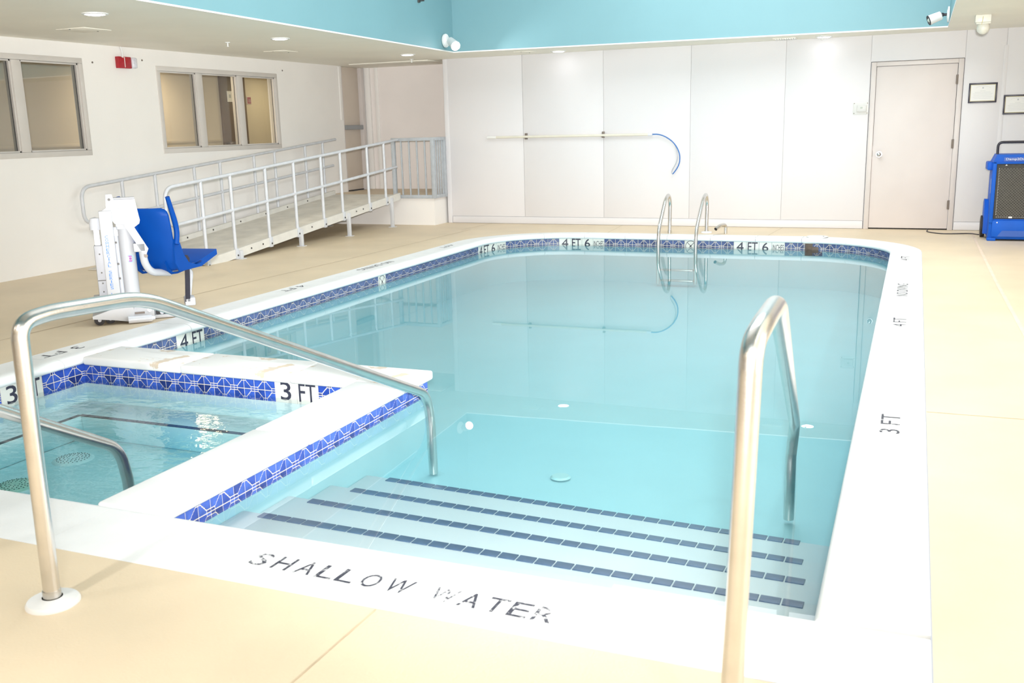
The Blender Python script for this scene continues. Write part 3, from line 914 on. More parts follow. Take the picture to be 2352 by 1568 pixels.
xs = [PX0, -4.0, -2.74, -1.95, -1.39, -0.65, PX1]
for a, b in zip(xs[:-1], xs[1:]):
    stone([((a, PY0), (a, 2.62)), ((b, PY0), (b, 2.62))], pool, 0.0006, PROF_FLAT)
# spa wall caps: the far one flaking, the right one freshly painted
def cap(x0, x1, y0, y1, m_):
    mb = MB().box(x0, x1, y0, y1, -0.055, 0.0, bev=0.014, seg=3)
    c = Vector(((x0 + x1) / 2, (y0 + y1) / 2, -0.055))
    return obj('wall_cap', mb.mesh('wall_cap', m_, c), spa, c)
cap(-4.884, -4.10, 4.532, 4.872, 'flaking_white'); cap(-4.099, -3.30, 4.532, 4.872, 'flaking_white'); cap(-3.299, -2.53, 4.532, 4.872, 'flaking_white')
cap(-2.845, -2.53, 2.621, 3.60, 'coping_white'); cap(-2.845, -2.53, 3.601, 4.531, 'coping_white')
# the masonry under the caps
part('dividing_wall', MB().box(IX0 + 0.001, SPX - 0.0005, SY1 + 0.0005, SPY - 0.0005, -0.6, -0.056).box(SX1 + 0.0005, SPX - 0.0005, IY0, SY1 + 0.0005, -0.6, -0.056), 'plaster_water_tint', spa)
# bond band between tile and coping is the basin wall itself

# ---- coping lettering (flat paint)
def paint(name, txt, c, ax, ay, w, h, m_, parent, z=0.0009):
    o_ = Vector((c[0], c[1], z))
    off = o_
    mb = lettering(MB(), txt, o_, ax, ay, w, h)
    return part(name, mb, m_, parent)
ang = -0.035
AX = (math.cos(ang), math.sin(ang), 0); AY = (-math.sin(ang), math.cos(ang), 0)
letters = [('S', -1.915, 'faint_letters'), ('H', -1.825, 'worn_letters'), ('A', -1.735, 'worn_letters'), ('L', -1.652, 'worn_letters'), ('L', -1.578, 'worn_letters'),
           ('O', -1.493, 'worn_letters'), ('W', -1.392, 'worn_letters'),
           ('W', -1.235, 'faint_letters'), ('A', -1.145, 'worn_letters'), ('T', -1.062, 'worn_letters'), ('E', -0.985, 'worn_letters'), ('R', -0.908, 'faint_letters')]
for ch, x, m_ in letters:
    y = 2.412 - 0.035 * (x + 1.93)
    o_ = paint('painted_letter', ch, (x, y), AX, AY, 0.062 if ch != 'W' else 0.082, 0.085, m_, pool, 0.0012)
for txt, y, w in (('3 FT', 4.58, 0.30), ('4 FT', 7.02, 0.30), ('NO DIVING', 8.40, 0.62), ('4 FT', 10.35, 0.30)):
    paint('painted_letters', txt, (-0.035, y), (0, 1, 0), (-1, 0, 0), w, 0.085, 'worn_letters', pool)
for txt, y, w in (('3 FT', 4.60, 0.34), ('4 FT', 7.22, 0.34), ('NO DIVING', 8.70, 0.66), ('4 FT', 10.38, 0.30)):
    paint('painted_letters', txt, (-5.135, y), (0, -1, 0), (1, 0, 0), w, 0.085, 'worn_letters', pool)

# ---- entry steps with dark nosing tiles
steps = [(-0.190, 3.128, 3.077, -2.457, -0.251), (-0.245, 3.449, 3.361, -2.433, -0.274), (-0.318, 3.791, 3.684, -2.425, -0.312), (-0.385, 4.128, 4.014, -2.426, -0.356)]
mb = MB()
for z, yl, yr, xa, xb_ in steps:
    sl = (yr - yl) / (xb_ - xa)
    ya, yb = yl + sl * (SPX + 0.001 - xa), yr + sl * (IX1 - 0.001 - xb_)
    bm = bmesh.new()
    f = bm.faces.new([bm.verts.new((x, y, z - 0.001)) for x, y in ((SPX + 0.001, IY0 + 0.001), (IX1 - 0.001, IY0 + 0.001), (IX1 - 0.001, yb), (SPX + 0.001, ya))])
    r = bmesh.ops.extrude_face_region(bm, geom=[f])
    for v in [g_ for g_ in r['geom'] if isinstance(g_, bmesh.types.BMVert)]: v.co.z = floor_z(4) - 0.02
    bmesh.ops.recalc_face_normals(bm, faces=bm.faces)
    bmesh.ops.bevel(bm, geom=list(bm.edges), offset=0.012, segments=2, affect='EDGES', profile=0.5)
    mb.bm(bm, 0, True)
st_root = part('entry_steps', mb, 'plaster_shallow_tint', pool)
stile = MB().box(-0.0345, 0.0345, -0.023, 0.023, -0.002, 0.0022, bev=0.001, seg=1).mesh('nosing_tile', 'step_tile')
for z, yl, yr, xa, xb_ in steps:
    n = 30; w = (xb_ - xa) / n; sl = (yr - yl) / (xb_ - xa)
    for k in range(n):
        x = xa + w * (k + 0.5)
        o = obj('nosing_tile', stile, st_root, (x, yl + sl * (x - xa) - 0.025, z))
        o.rotation_euler = (0, 0, math.atan(sl))
        o.scale = ((w - 0.006) / 0.069, 1, 1)
dr = part('main_drain', MB().lathe((-1.66, 4.62, floor_z(4.62)), [(0.0, 0.010), (0.045, 0.009), (0.055, 0.0)], 24), 'drain_pale', pool)

# ---- spa bench, nosing tiles, drains
bz = -0.30
mb = MB().box(IX0 + 0.001, -4.665, IY0 + 0.001, SY1 - 0.001, -0.44, bz, bev=0.012).box(-4.666, SX1 - 0.001, 4.265, SY1 - 0.001, -0.44, bz, bev=0.012)
bench = part('bench', mb, 'spa_plaster', spa)
btile = MB().box(-0.0345, 0.0345, -0.016, 0.016, -0.002, 0.002, bev=0.001, seg=1).mesh('nosing_tile', 'bench_tile')
btile2 = MB().box(-0.0345, 0.0345, -0.016, 0.016, -0.002, 0.002, bev=0.001, seg=1).mesh('nosing_tile', 'step_tile')
n = 25; w = (SX1 + 4.69) / n
for k in range(n):
    o = obj('nosing_tile', btile2 if 15 <= k <= 18 else btile, bench, (-4.69 + w * (k + 0.5), 4.285, bz)); o.scale = ((w - 0.003) / 0.069, 1, 1)
n = 22; w = (4.285 - IY0) / n
for k in range(n):
    o = obj('nosing_tile', btile, bench, (-4.69, IY0 + w * (k + 0.5), bz)); o.rotation_euler = (0, 0, PI / 2); o.scale = ((w - 0.003) / 0.069, 1, 1)
def suction(c, m_, label_):
    mb = MB().lathe(c, [(0.0, 0.016), (0.06, 0.014), (0.10, 0.008), (0.115, 0.0)], 28)
    g_ = part('suction_cover', mb, m_, spa)
    hb = MB()
    for ring, nn in ((0.03, 8), (0.05, 14), (0.07, 20), (0.088, 24)):
        for k in range(nn):
            t = 2 * PI * k / nn
            p = Vector(c) + Vector((ring * math.cos(t), ring * math.sin(t), 0.0145 if ring < 0.06 else (0.0135 if ring < 0.08 else 0.011)))
            hb.cyl(p, p + Vector((0, 0, 0.002)), 0.0030, n=6)
    h_ = part('holes', hb, 'hole_dark', g_); h_['kind'] = 'stuff'
suction((-4.40, 3.93, -0.44), 'escutcheon', '')
suction((-4.36, 3.50, -0.44), 'grille_green', '')

# ---- water bodies
def water(name, pts, zt, zb, m_, base, label):
    bm = bmesh.new()
    f = bm.faces.new([bm.verts.new((x, y, zt)) for x, y in pts])
    r = bmesh.ops.extrude_face_region(bm, geom=[f])
    for v in [g_ for g_ in r['geom'] if isinstance(g_, bmesh.types.BMVert)]: v.co.z = zb
    bmesh.ops.recalc_face_normals(bm, faces=bm.faces)
    mb = MB().bm(bm)
    return single(name, mb, m_, base, label, 'water', kind='stuff')
def inset(pts, d):
    n = len(pts); out = []
    for i in range(n):
        p0 = Vector(pts[i - 1]); p1 = Vector(pts[i]); p2 = Vector(pts[(i + 1) % n])
        e1 = (p1 - p0); e2 = (p2 - p1)
        if e1.length < 1e-6 or e2.length < 1e-6: continue
        e1.normalize(); e2.normalize()
        n1 = Vector((-e1.y, e1.x)); n2 = Vector((-e2.y, e2.x)); k = n1 + n2; k = k / k.dot(n1)
        out.append((p1.x + k.x * d, p1.y + k.y * d))
    return out
water('pool_water', inset(pool_pts[:-1], 0.02), ZW, -0.70, 'pool_water', (-2.5, 7, ZW), 'still turquoise pool water reflecting the far wall')
water('spa_water', inset(spa_pts, 0.02), ZS, -0.50, 'spa_water', (-3.85, 3.6, ZS), 'rippled turquoise hot tub water in the near left corner')

# ================================================================== RAILS AND LADDER
def escutcheon(mb, c, r=0.078):
    return mb.lathe(c, [(r, 0.0), (r, 0.006), (r * 0.93, 0.014), (r * 0.45, 0.020), (0.030, 0.022)], 28)
def handrail(name, pts, rad, label, foot, r=0.0245):
    root = thing(name, foot, label, 'handrail', 'stainless pool handrails')
    part('tube', MB().tube(fillet(pts, rad, 7), r, 18), 'steel', root)
    part('escutcheon', escutcheon(MB(), foot), 'escutcheon', root)
    part('collar', MB().cyl((foot[0], foot[1], 0.012), (foot[0], foot[1], 0.045), r + 0.002, n=18), 'steel_dull', root)
    return root
handrail('pool_handrail', [(-2.335, 1.945, 0.0), (-2.33, 1.953, 0.862), (-2.33, 2.06, 0.874), (-2.33, 2.43, 0.856), (-2.33, 4.40, 0.000), (-2.33, 4.432, -0.17), (-2.33, 4.44, floor_z(4.4) + 0.004)],
         [0, 0.16, 0.06, 0.10, 0.15, 0.02, 0], 'stainless handrail running down beside the spa wall into the pool', (-2.335, 1.945, 0.0))
handrail('pool_handrail', [(-0.309, 1.945, 0.0), (-0.286, 1.955, 0.925), (-0.281, 2.06, 0.946), (-0.296, 2.43, 0.932), (-0.436, 4.37, 0.02), (-0.452, 4.408, -0.15), (-0.452, 4.42, floor_z(4.4) + 0.004)],
         [0, 0.16, 0.06, 0.10, 0.15, 0.02, 0], 'stainless handrail at the right of the entry steps nearest the camera', (-0.309, 1.945, 0.0))
handrail('spa_handrail', [(-3.12, 1.75, 0.0), (-3.12, 1.76, 0.86), (-3.12, 1.90, 0.875), (-3.12, 2.10, 0.61), (-3.12, 3.035, 0.055), (-3.12, 3.062, -0.10), (-3.12, 3.07, -0.437)],
         [0, 0.14, 0.08, 0.10, 0.12, 0.02, 0], 'duller stainless handrail slanting down into the hot tub', (-3.12, 1.75, 0.0))

lad = thing('pool_ladder', (-2.64, 12.25, 0.0), 'stainless pool ladder with two arched rails at the far end', 'ladder')
for x, yf, dy in ((-2.86, 12.20, 0.0), (-2.41, 12.31, 0.06)):
    pts = [(x, yf + 0.02, 0.0), (x, yf + 0.04, 0.40), (x, yf - 0.05, 0.50), (x, yf - 0.22, 0.44), (x, 11.64 + dy, 0.10), (x, 11.62 + dy, -0.10), (x, 11.62 + dy, -0.56)]
    part('rail', MB().tube(fillet(pts, [0, 0.12, 0.09, 0.06, 0.10, 0.03, 0], 6), 0.0225, 14), 'steel', lad)
    part('collar', MB().cyl((x, yf + 0.02, 0.0), (x, yf + 0.02, 0.035), 0.0255, n=16), 'steel_dull', lad)
part('escutcheon', escutcheon(MB(), (-2.41, 12.335, 0.0), 0.07), 'escutcheon', lad)
for z in (-0.40, -0.53):
    part('tread', MB().box(-2.84, -2.43, 11.62, 11.69, z, z + 0.02, bev=0.006), 'steel_dull', lad)

sp = MB().tube(fillet([(-2.155, 12.26, 0.0), (-2.155, 12.26, 0.115), (-2.20, 12.16, 0.118), (-2.245, 12.07, 0.075)], 0.05, 6), 0.021, 14, cap=False)
spt = thing('fill_spout', (-2.155, 12.26, 0.0), 'short bent steel fill spout on the deck right of the ladder', 'spout')
part('pipe', sp, 'steel', spt)
part('mouth', MB().cyl((-2.240, 12.08, 0.080), (-2.2445, 12.071, 0.0755), 0.0205, n=14), 'gap_black', spt)
lid = thing('valve_box', (-1.03, 12.05, 0.008), 'round white access lid set on the far coping near the door', 'access cover')
part('disc', MB().lathe((-1.03, 12.05, 0.006), [(0.125, 0.0), (0.125, 0.004), (0.118, 0.007), (0.0, 0.008)], 32), 'escutcheon', lid)
part('finger_hole', MB().cyl((-0.96, 12.05, 0.0135), (-0.96, 12.05, 0.0145), 0.010, n=12), 'gap_black', lid)

# ================================================================== RAMP
ramp = thing('wheelchair_ramp', (-7.55, 8.0, 0.0), 'long grey metal access ramp with double handrails along the left wall', 'ramp')
R0, R1 = 7.85, 12.70
def rz(y): return 0.445 * (y - R0) / (12.62 - R0)
def slab(x0, x1, y0, y1, t0, t1):
    """box following the ramp slope, t0/t1 = offsets below/above the deck surface"""
    a = [(x0, y0, rz(y0) + t0), (x1, y0, rz(y0) + t0), (x1, y1, rz(y1) + t0), (x0, y1, rz(y1) + t0)]
    b = [(x0, y0, rz(y0) + t1), (x1, y0, rz(y0) + t1), (x1, y1, rz(y1) + t1), (x0, y1, rz(y1) + t1)]
    return MB().add(a + b, [[3, 2, 1, 0], [4, 5, 6, 7], [0, 1, 5, 4], [1, 2, 6, 5], [2, 3, 7, 6], [3, 0, 4, 7]])
ys = [8.28, 9.45, 10.62, 11.72, 12.658]
for a, b in zip(ys[:-1], ys[1:]):
    part('deck_panel', slab(-8.10, -7.02, a + 0.003, b - 0.003, -0.035, 0.0), 'ramp_deck', ramp)
tp = MB().add([(-8.08, 7.72, 0.002), (-7.04, 7.72, 0.002), (-7.04, 8.28, rz(8.28) - 0.03), (-8.08, 8.28, rz(8.28) - 0.03),
               (-8.08, 7.72, 0.012), (-7.04, 7.72, 0.012), (-7.04, 8.28, rz(8.28)), (-8.08, 8.28, rz(8.28))],
              [[3, 2, 1, 0], [4, 5, 6, 7], [0, 1, 5, 4], [1, 2, 6, 5], [2, 3, 7, 6], [3, 0, 4, 7]])
part('toe_plate', tp, 'ramp_deck', ramp)
mb = slab(-7.025, -6.985, 8.30, 12.655, -0.075, 0.025)
part('side_beam', mb, 'ramp_beam', ramp)
part('side_beam', slab(-8.14, -8.10, 8.30, 12.655, -0.075, 0.06), 'ramp_beam', ramp)
FT = lambda y: 0.868 + 0.0775 * (y - 7.9)
FM = lambda y: 0.470 + 0.0800 * (y - 7.84)
BT = lambda y: 0.872 + 0.0795 * (y - 7.94)
BM_ = lambda y: 0.481 + 0.0823 * (y - 7.91)
fx, bx_ = -7.0, -8.15
pts = [(fx, 12.655, FT(12.655)), (fx, 7.78, FT(7.78)), (fx, 7.78, FM(7.78)), (fx, 12.60, FM(12.60))]
part('handrail', MB().tube(fillet(pts, 0.13, 7), 0.0195, 12), 'rail_paint', ramp)
pts = [(bx_, 12.82, BT(12.82)), (bx_, 7.82, BT(7.82)), (bx_, 7.82, BM_(7.82)), (bx_, 12.72, BM_(12.72))]
part('handrail', MB().tube(fillet(pts, 0.13, 7), 0.0195, 12), 'rail_paint', ramp)
for y in (8.33, 8.82, 9.46, 10.03, 10.63, 11.09, 11.78, 12.25):
    part('post', MB().cyl((fx, y, rz(y) - 0.06), (fx, y, FT(y)), 0.019, n=12), 'rail_paint', ramp)
    part('bracket', MB().box(fx + 0.013, fx + 0.026, y - 0.028, y + 0.028, rz(y) - 0.085, rz(y) + 0.03, bev=0.003).box(fx - 0.03, fx + 0.02, y - 0.026, y + 0.026, rz(y) - 0.088, rz(y) - 0.078), 'rail_paint', ramp)
    part('bolt', MB().cyl((fx + 0.026, y, rz(y) - 0.045), (fx + 0.033, y, rz(y) - 0.045), 0.010, n=8), 'bolt_dark', ramp)
for y in (8.41, 8.93, 9.61, 10.10, 10.80, 11.26, 12.0, 12.46):
    part('post', MB().cyl((bx_, y, rz(y) - 0.06), (bx_, y, BT(y)), 0.019, n=12), 'rail_paint', ramp)
for y in (9.02, 9.16, 9.32, 9.64, 9.80, 10.35, 10.9, 11.4, 11.9, 12.3):
    part('bolt', MB().cyl((-8.10, y, rz(y) + 0.03), (-8.093, y, rz(y) + 0.03), 0.010, n=8), 'bolt_dark', ramp)
for y in (9.08, 9.30, 11.40, 11.58, 10.32):
    part('bolt', MB().cyl((-6.985, y, rz(y) - 0.02), (-6.979, y, rz(y) - 0.02), 0.010, n=8), 'bolt_dark', ramp)
for y in (8.87, 10.06, 11.18, 12.36):
    for x in (-6.975, -8.06):
        zt = rz(y) - (0.0 if x > -7.5 else 0.08)
        part('leg', MB().box(x - 0.022, x + 0.022, y - 0.022, y + 0.022, 0.005, max(zt, 0.03), bev=0.003).box(x - 0.045, x + 0.045, y - 0.045, y + 0.045, 0.0, 0.006), 'ramp_paint', ramp)
for y in (9.5, 10.7, 11.7):
    part('cross_member', MB().box(-8.10, -7.03, y - 0.02, y + 0.02, rz(y) - 0.075, rz(y) - 0.036), 'ramp_paint', ramp)

# ---- guardrail on the landing
gr = thing('landing_guardrail', (-6.78, 12.75, 0.385), 'grey metal guardrail with upright bars on the landing corner', 'guardrail')
gy, gx = 12.69, -6.445
def vbar(x, y, z0, z1, w): return MB().box(x - w, x + w, y - w, y + w, z0, z1, bev=w * 0.15)
for x, y in ((-7.085, gy), (gx, gy), (gx, 13.05)):
    part('post', vbar(x, y, 0.39, 1.25, 0.026), 'rail_grey', gr)
part('top_rail', MB().box(-7.11, gx + 0.027, gy - 0.027, gy + 0.027, 1.215, 1.262, bev=0.004), 'rail_grey', gr)
part('top_rail', MB().box(gx - 0.027, gx + 0.027, gy + 0.03, 13.075, 1.215, 1.262, bev=0.004), 'rail_grey', gr)
part('bottom_rail', MB().box(-7.06, gx - 0.027, gy - 0.02, gy + 0.019, 0.39, 0.44, bev=0.004), 'rail_grey', gr)
part('bottom_rail', MB().box(gx - 0.014, gx + 0.022, gy + 0.03, 13.02, 0.39, 0.44, bev=0.004), 'rail_grey', gr)
for k in range(4):
    part('baluster', vbar(-7.085 + 0.64 * (k + 1) / 5, gy, 0.44, 1.215, 0.010), 'rail_grey', gr)
for k in range(4):
    part('baluster', vbar(gx, gy + 0.36 * (k + 1) / 5, 0.44, 1.215, 0.010), 'rail_grey', gr)
part('wall_bracket', MB().box(gx - 0.01, gx + 0.03, 13.076, 13.086, 1.06, 1.13, bev=0.003), 'rail_grey', gr)

# ================================================================== POOL LIFT
LB = Vector((-5.53, 5.62, 0.0))
er = Vector((0.713, 0.701, 0.0)); ed = Vector((-0.701, 0.713, 0.0)); ez = Vector((0, 0, 1))
def lp(a, d, z): return LB + er * a + ed * d + ez * z
LM = Matrix(((er.x, ed.x, 0, LB.x), (er.y, ed.y, 0, LB.y), (0, 0, 1, 0), (0, 0, 0, 1)))
lift = thing('pool_lift', tuple(LB), 'white wheeled pool access lift with a blue plastic seat', 'pool lift')
def lpart(name, mb, m_): return part(name, mb.xf(LM), m_, lift)
lpart('mast', MB().cyl((0.045, 0, 0.09), (0.045, 0, 0.92), 0.060, n=28), 'lift_white')
lpart('mast_cap', MB().box(-0.02, 0.135, -0.06, 0.06, 0.921, 0.931, bev=0.003), 'lift_grey')
mb = MB().prism([(-0.015, 0.70), (0.10, 0.70), (0.150, 0.735), (0.157, 0.76), (0.135, 0.92), (-0.015, 0.92)], (0, -0.066, 0), (1, 0, 0), (0, 0, 1), (0, 1, 0), 0.132)
lpart('mast_sleeve', mb, 'lift_white')
cov = lpart('cover', MB().box(-0.125, -0.035, -0.135, -0.085, 0.13, 0.845, bev=0.006), 'lift_white')
txt = 'COMMERCIAL SERIES LIFT'
i = 0
for word in txt.split(' '):
    mb = MB()
    for ch in word:
        lettering(mb, ch, (-0.088, -0.1362, 0.655 - 0.0238 * i), (1, 0, 0), (0, 0, 1), 0.006 if ch == 'I' else 0.021, 0.0200)
        i += 1
    i += 1
    part('lettering', mb.xf(LM), 'letter_blue', cov)
lpart('actuator', MB().cyl((-0.02, -0.08, 0.17), (-0.024, -0.08, 0.72), 0.016, n=14).box(-0.034, -0.006, -0.096, -0.064, 0.655, 0.70), 'lift_grey')
for z in (0.60, 0.44, 0.33):
    lpart('clip', MB().box(-0.036, -0.020, -0.112, -0.095, z, z + 0.013), 'bolt_dark')
bt = lpart('battery_box', MB().box(-0.185, -0.105, -0.03, 0.06, 0.19, 0.585, bev=0.010), 'lift_grey')
part('latch', MB().box(-0.182, -0.108, -0.034, -0.03, 0.318, 0.324).xf(LM), 'bolt_dark', bt)
for z in (0.52, 0.38, 0.30, 0.235):
    part('screw', MB().cyl((-0.15, -0.030, z), (-0.15, -0.034, z), 0.006, n=8).xf(LM), 'bolt_dark', bt)
lpart('beacon', MB().lathe((-0.155, 0.02, 0.70), [(0.045, 0), (0.045, 0.05), (0.035, 0.085), (0.0, 0.095)], 18).box(-0.175, -0.135, 0.0, 0.04, 0.58, 0.70), 'lift_clear')
br = [(-0.062, 0.963), (-0.020, 0.963), (-0.002, 0.885), (0.012, 0.86), (0.080, 0.775), (0.066, 0.735), (-0.022, 0.745), (-0.052, 0.80), (-0.10, 0.80), (-0.10, 0.845), (-0.070, 0.865)]
mb = MB().prism(br, (0, -0.105, 0), (1, 0, 0), (0, 0, 1), (0, 1, 0), 0.035)
brk = lpart('bracket', mb, 'lift_white')
part('bolt', MB().cyl((-0.042, -0.105, 0.925), (-0.042, -0.111, 0.925), 0.010, n=10).xf(LM), 'bolt_dark', brk)
part('bolt', MB().cyl((-0.006, -0.105, 0.872), (-0.006, -0.116, 0.872), 0.016, n=8).xf(LM), 'steel_dull', brk)
arm = [(0.045, 0.775), (0.085, 0.765), (0.195, 0.545), (0.175, 0.50), (0.150, 0.515), (0.05, 0.715)]
lpart('arm', MB().prism(arm, (0, -0.10, 0), (1, 0, 0), (0, 0, 1), (0, 1, 0), 0.04), 'lift_white')
lpart('arm_mount', MB().box(0.09, 0.175, -0.10, 0.0, 0.525, 0.59, bev=0.006), 'lift_white')
lpart('arm_tube', MB().tube(fillet([(0.150, -0.06, 0.57), (0.158, -0.055, 0.43), (0.20, -0.02, 0.355), (0.34, 0.12, 0.325)], 0.07, 6), 0.028, 14), 'lift_white')
lpart('pivot_bolt', MB().cyl((0.172, -0.09, 0.492), (0.172, -0.10, 0.492), 0.014, n=10), 'hinge')
# seat in its own frame: forward f, width w
CF = Matrix.Translation((0.215, 0.06, 0)) @ Matrix(((0.80, 0.60, 0, 0), (-0.60, 0.80, 0, 0), (0, 0, 1, 0), (0, 0, 0, 1)))
def cpart(name, mb, m_, parent): return part(name, mb.xf(LM @ CF), m_, parent)
# profile of the shell (forward, height): back top -> bottom -> front of the seat
shell = [(-0.056, 0.840), (-0.055, 0.832), (-0.053, 0.815), (-0.050, 0.785), (-0.035, 0.68), (-0.018, 0.55), (0.0, 0.44), (0.03, 0.375), (0.075, 0.345), (0.15, 0.340), (0.26, 0.350), (0.36, 0.365), (0.39, 0.355)]
mb = MB(); n = len(shell); W = 9; vv = []
for j in range(W):
    u = -1 + 2 * j / (W - 1)
    for i, (fw, h) in enumerate(shell):
        hw = (0.140, 0.168, 0.188, 0.198)[i] if i < 4 else 0.20
        curl = 0.035 * abs(u) ** 4
        vv.append(Vector((u * hw, fw + curl * (1 if i < 8 else 0), h + curl * (1.0 if i >= 8 else 0))))
vv2 = [v + Vector((0, -0.012, -0.006)) for v in vv]
ff = []
for j in range(W - 1):
    for i in range(n - 1):
        ff.append([j * n + i, j * n + i + 1, (j + 1) * n + i + 1, (j + 1) * n + i])
N = len(vv); ff2 = [[q + N for q in f[::-1]] for f in ff]
rimf = []
for i in range(n - 1):
    rimf.append([i, i + 1, N + i + 1, N + i]); k = (W - 1) * n; rimf.append([k + i, k + i + 1, N + k + i + 1, N + k + i])
for j in range(W - 1):
    rimf.append([j * n, (j + 1) * n, N + (j + 1) * n, N + j * n]); rimf.append([j * n + n - 1, (j + 1) * n + n - 1, N + (j + 1) * n + n - 1, N + j * n + n - 1])
mb.add(vv + vv2, ff + ff2 + rimf, 0, True)
seat = cpart('seat', mb, 'seat_blue', lift)
for u in (-0.13, 0.0, 0.13):
    rib = [(shell[i][0] - 0.012, shell[i][1] - 0.006) for i in range(6, 13)]
    lo = [(x - 0.018, z - 0.016) for x, z in rib][::-1]
    cpart('rib', MB().prism(rib + lo, (u - 0.004, 0, 0), (0, 1, 0), (0, 0, 1), (1, 0, 0), 0.008), 'seat_blue', seat)
cpart('back_mount', MB().box(-0.19, -0.05, -0.075, -0.035, 0.585, 0.735, bev=0.01), 'seat_blue', seat)
for sx in (-1, 1):
    side = [(0.00, 0.60), (0.06, 0.60), (0.085, 0.56), (0.12, 0.47), (0.18, 0.40), (0.28, 0.37), (0.36, 0.375), (0.36, 0.345), (0.05, 0.345), (0.0, 0.42)]
    cpart('side_panel', MB().prism(side, (sx * 0.20 - 0.006, 0, 0), (0, 1, 0), (0, 0, 1), (1, 0, 0), 0.012), 'seat_blue', seat)
    armp = fillet([(sx * 0.215, 0.02, 0.56), (sx * 0.215, 0.045, 0.64), (sx * 0.215, 0.035, 0.72), (sx * 0.215, -0.035, 0.925)], 0.05, 5)
    cpart('armrest', MB().tube(armp, [0.021] * (len(armp) - 1) + [0.017], 12), 'seat_blue', seat)
leg = [(0.36, 0.36), (0.40, 0.385), (0.66, 0.445), (0.665, 0.40), (0.42, 0.335), (0.37, 0.335)]
cpart('leg_rest', MB().prism(leg, (-0.16, 0, 0), (0, 1, 0), (0, 0, 1), (1, 0, 0), 0.32), 'seat_blue', seat)
cpart('footrest_tube', MB().tube(fillet([(0.10, 0.30, 0.335), (0.10, 0.36, 0.30), (0.08, 0.33, 0.10)], 0.03, 4), 0.016, 10), 'lift_white', seat)
lpart('foot_plate', MB().box(0.43, 0.51, 0.10, 0.24, 0.05, 0.115, bev=0.010), 'lift_white')
stp = lpart('strap', MB(), 'strap_black') if False else None
sv = []
for z, a in ((0.455, 0.462), (0.43, 0.476), (0.36, 0.470), (0.25, 0.463), (0.15, 0.455), (0.085, 0.450)):
    sv.append((a, z))
poly = [(a - 0.018, z) for a, z in sv] + [(a + 0.020, z) for a, z in sv[::-1]]
lpart('seat_belt', MB().prism(poly, (0, 0.10, 0), (1, 0, 0), (0, 0, 1), (0, 1, 0), 0.006), 'strap_black')
# base
bs = [(-0.245, 0.055), (-0.10, 0.035), (0.02, 0.012), (0.045, 0.012), (0.045, 0.125), (-0.05, 0.135), (-0.245, 0.075)]
lpart('base_shroud', MB().prism(bs, (0, -0.17, 0), (1, 0, 0), (0, 0, 1), (0, 1, 0), 0.40), 'lift_white')
lpart('base_block', MB().box(0.045, 0.190, -0.12, 0.22, 0.006, 0.115, bev=0.008).box(0.045, 0.14, -0.135, -0.12, 0.03, 0.10), 'lift_white')
lpart('base_bar', MB().box(0.05, 0.12, -0.142, -0.135, 0.062, 0.076), 'hinge')
lpart('base_plate', MB().box(0.19, 0.36, -0.08, 0.22, 0.004, 0.030, bev=0.005), 'lift_white')
lpart('tray', MB().prism([(-0.235, 0.175), (-0.225, 0.155), (-0.02, 0.165), (-0.02, 0.20), (-0.225, 0.198)], (0, -0.15, 0), (1, 0, 0), (0, 0, 1), (0, 1, 0), 0.25), 'lift_white')
lpart('mast_socket', MB().box(-0.05, 0.12, -0.09, 0.09, 0.12, 0.185, bev=0.012), 'lift_white')
lpart('bolt', MB().cyl((0.155, -0.12, 0.085), (0.155, -0.132, 0.085), 0.016, n=10), 'steel_dull')
for a, d, r in ((-0.20, -0.13, 0.036), (-0.125, -0.10, 0.034), (0.245, -0.04, 0.042), (-0.16, 0.17, 0.036)):
    wh = lpart('wheel', MB().cyl((a, d - 0.014, r + 0.003), (a, d + 0.014, r + 0.003), r, n=20).cyl((a, d - 0.010, r + 0.003), (a, d + 0.010, r + 0.003), r + 0.002, n=20), 'black_rubber')
    part('hub', MB().cyl((a, d - 0.018, r + 0.003), (a, d + 0.018, r + 0.003), r * 0.35, n=12).xf(LM), 'lift_grey', wh)
bo = lpart('lying_bottle', MB().cyl((0.00, -0.19, 0.030), (0.165, -0.19, 0.030), 0.027, n=18).cyl((0.165, -0.19, 0.030), (0.19, -0.19, 0.030), 0.020, 0.012, n=18), 'lift_clear')  # white cylindrical bottle lying in front of the base
lg = MB()
for k in range(24):
    t0, t1 = 2 * PI * k / 24, 2 * PI * (k + 1) / 24
for r0, r1, mi in ((0.024, 0.030, 1), (0.0, 0.009, 0)):
    nn = 20; vv = []
    for r_ in (r0, r1):
        for k in range(nn):
            t = 2 * PI * k / nn
            ax_ = r_ * math.cos(t); th = ax_ / 0.0612
            vv.append((0.055 + 0.0612 * math.sin(th + 0.1) , -0.0612 * math.cos(th + 0.1) , 0.475 + r_ * math.sin(t)))
    lg.add(vv, [[k, (k + 1) % nn, nn + (k + 1) % nn, nn + k] for k in range(nn)], mi)
for dz in (0.018, -0.018):
    lg.box(0.05, 0.072, -0.0625, -0.0605, 0.475 + dz - 0.005, 0.475 + dz + 0.005, mi=0)
lpart('logo', lg, ['logo_purple', 'logo_teal'])

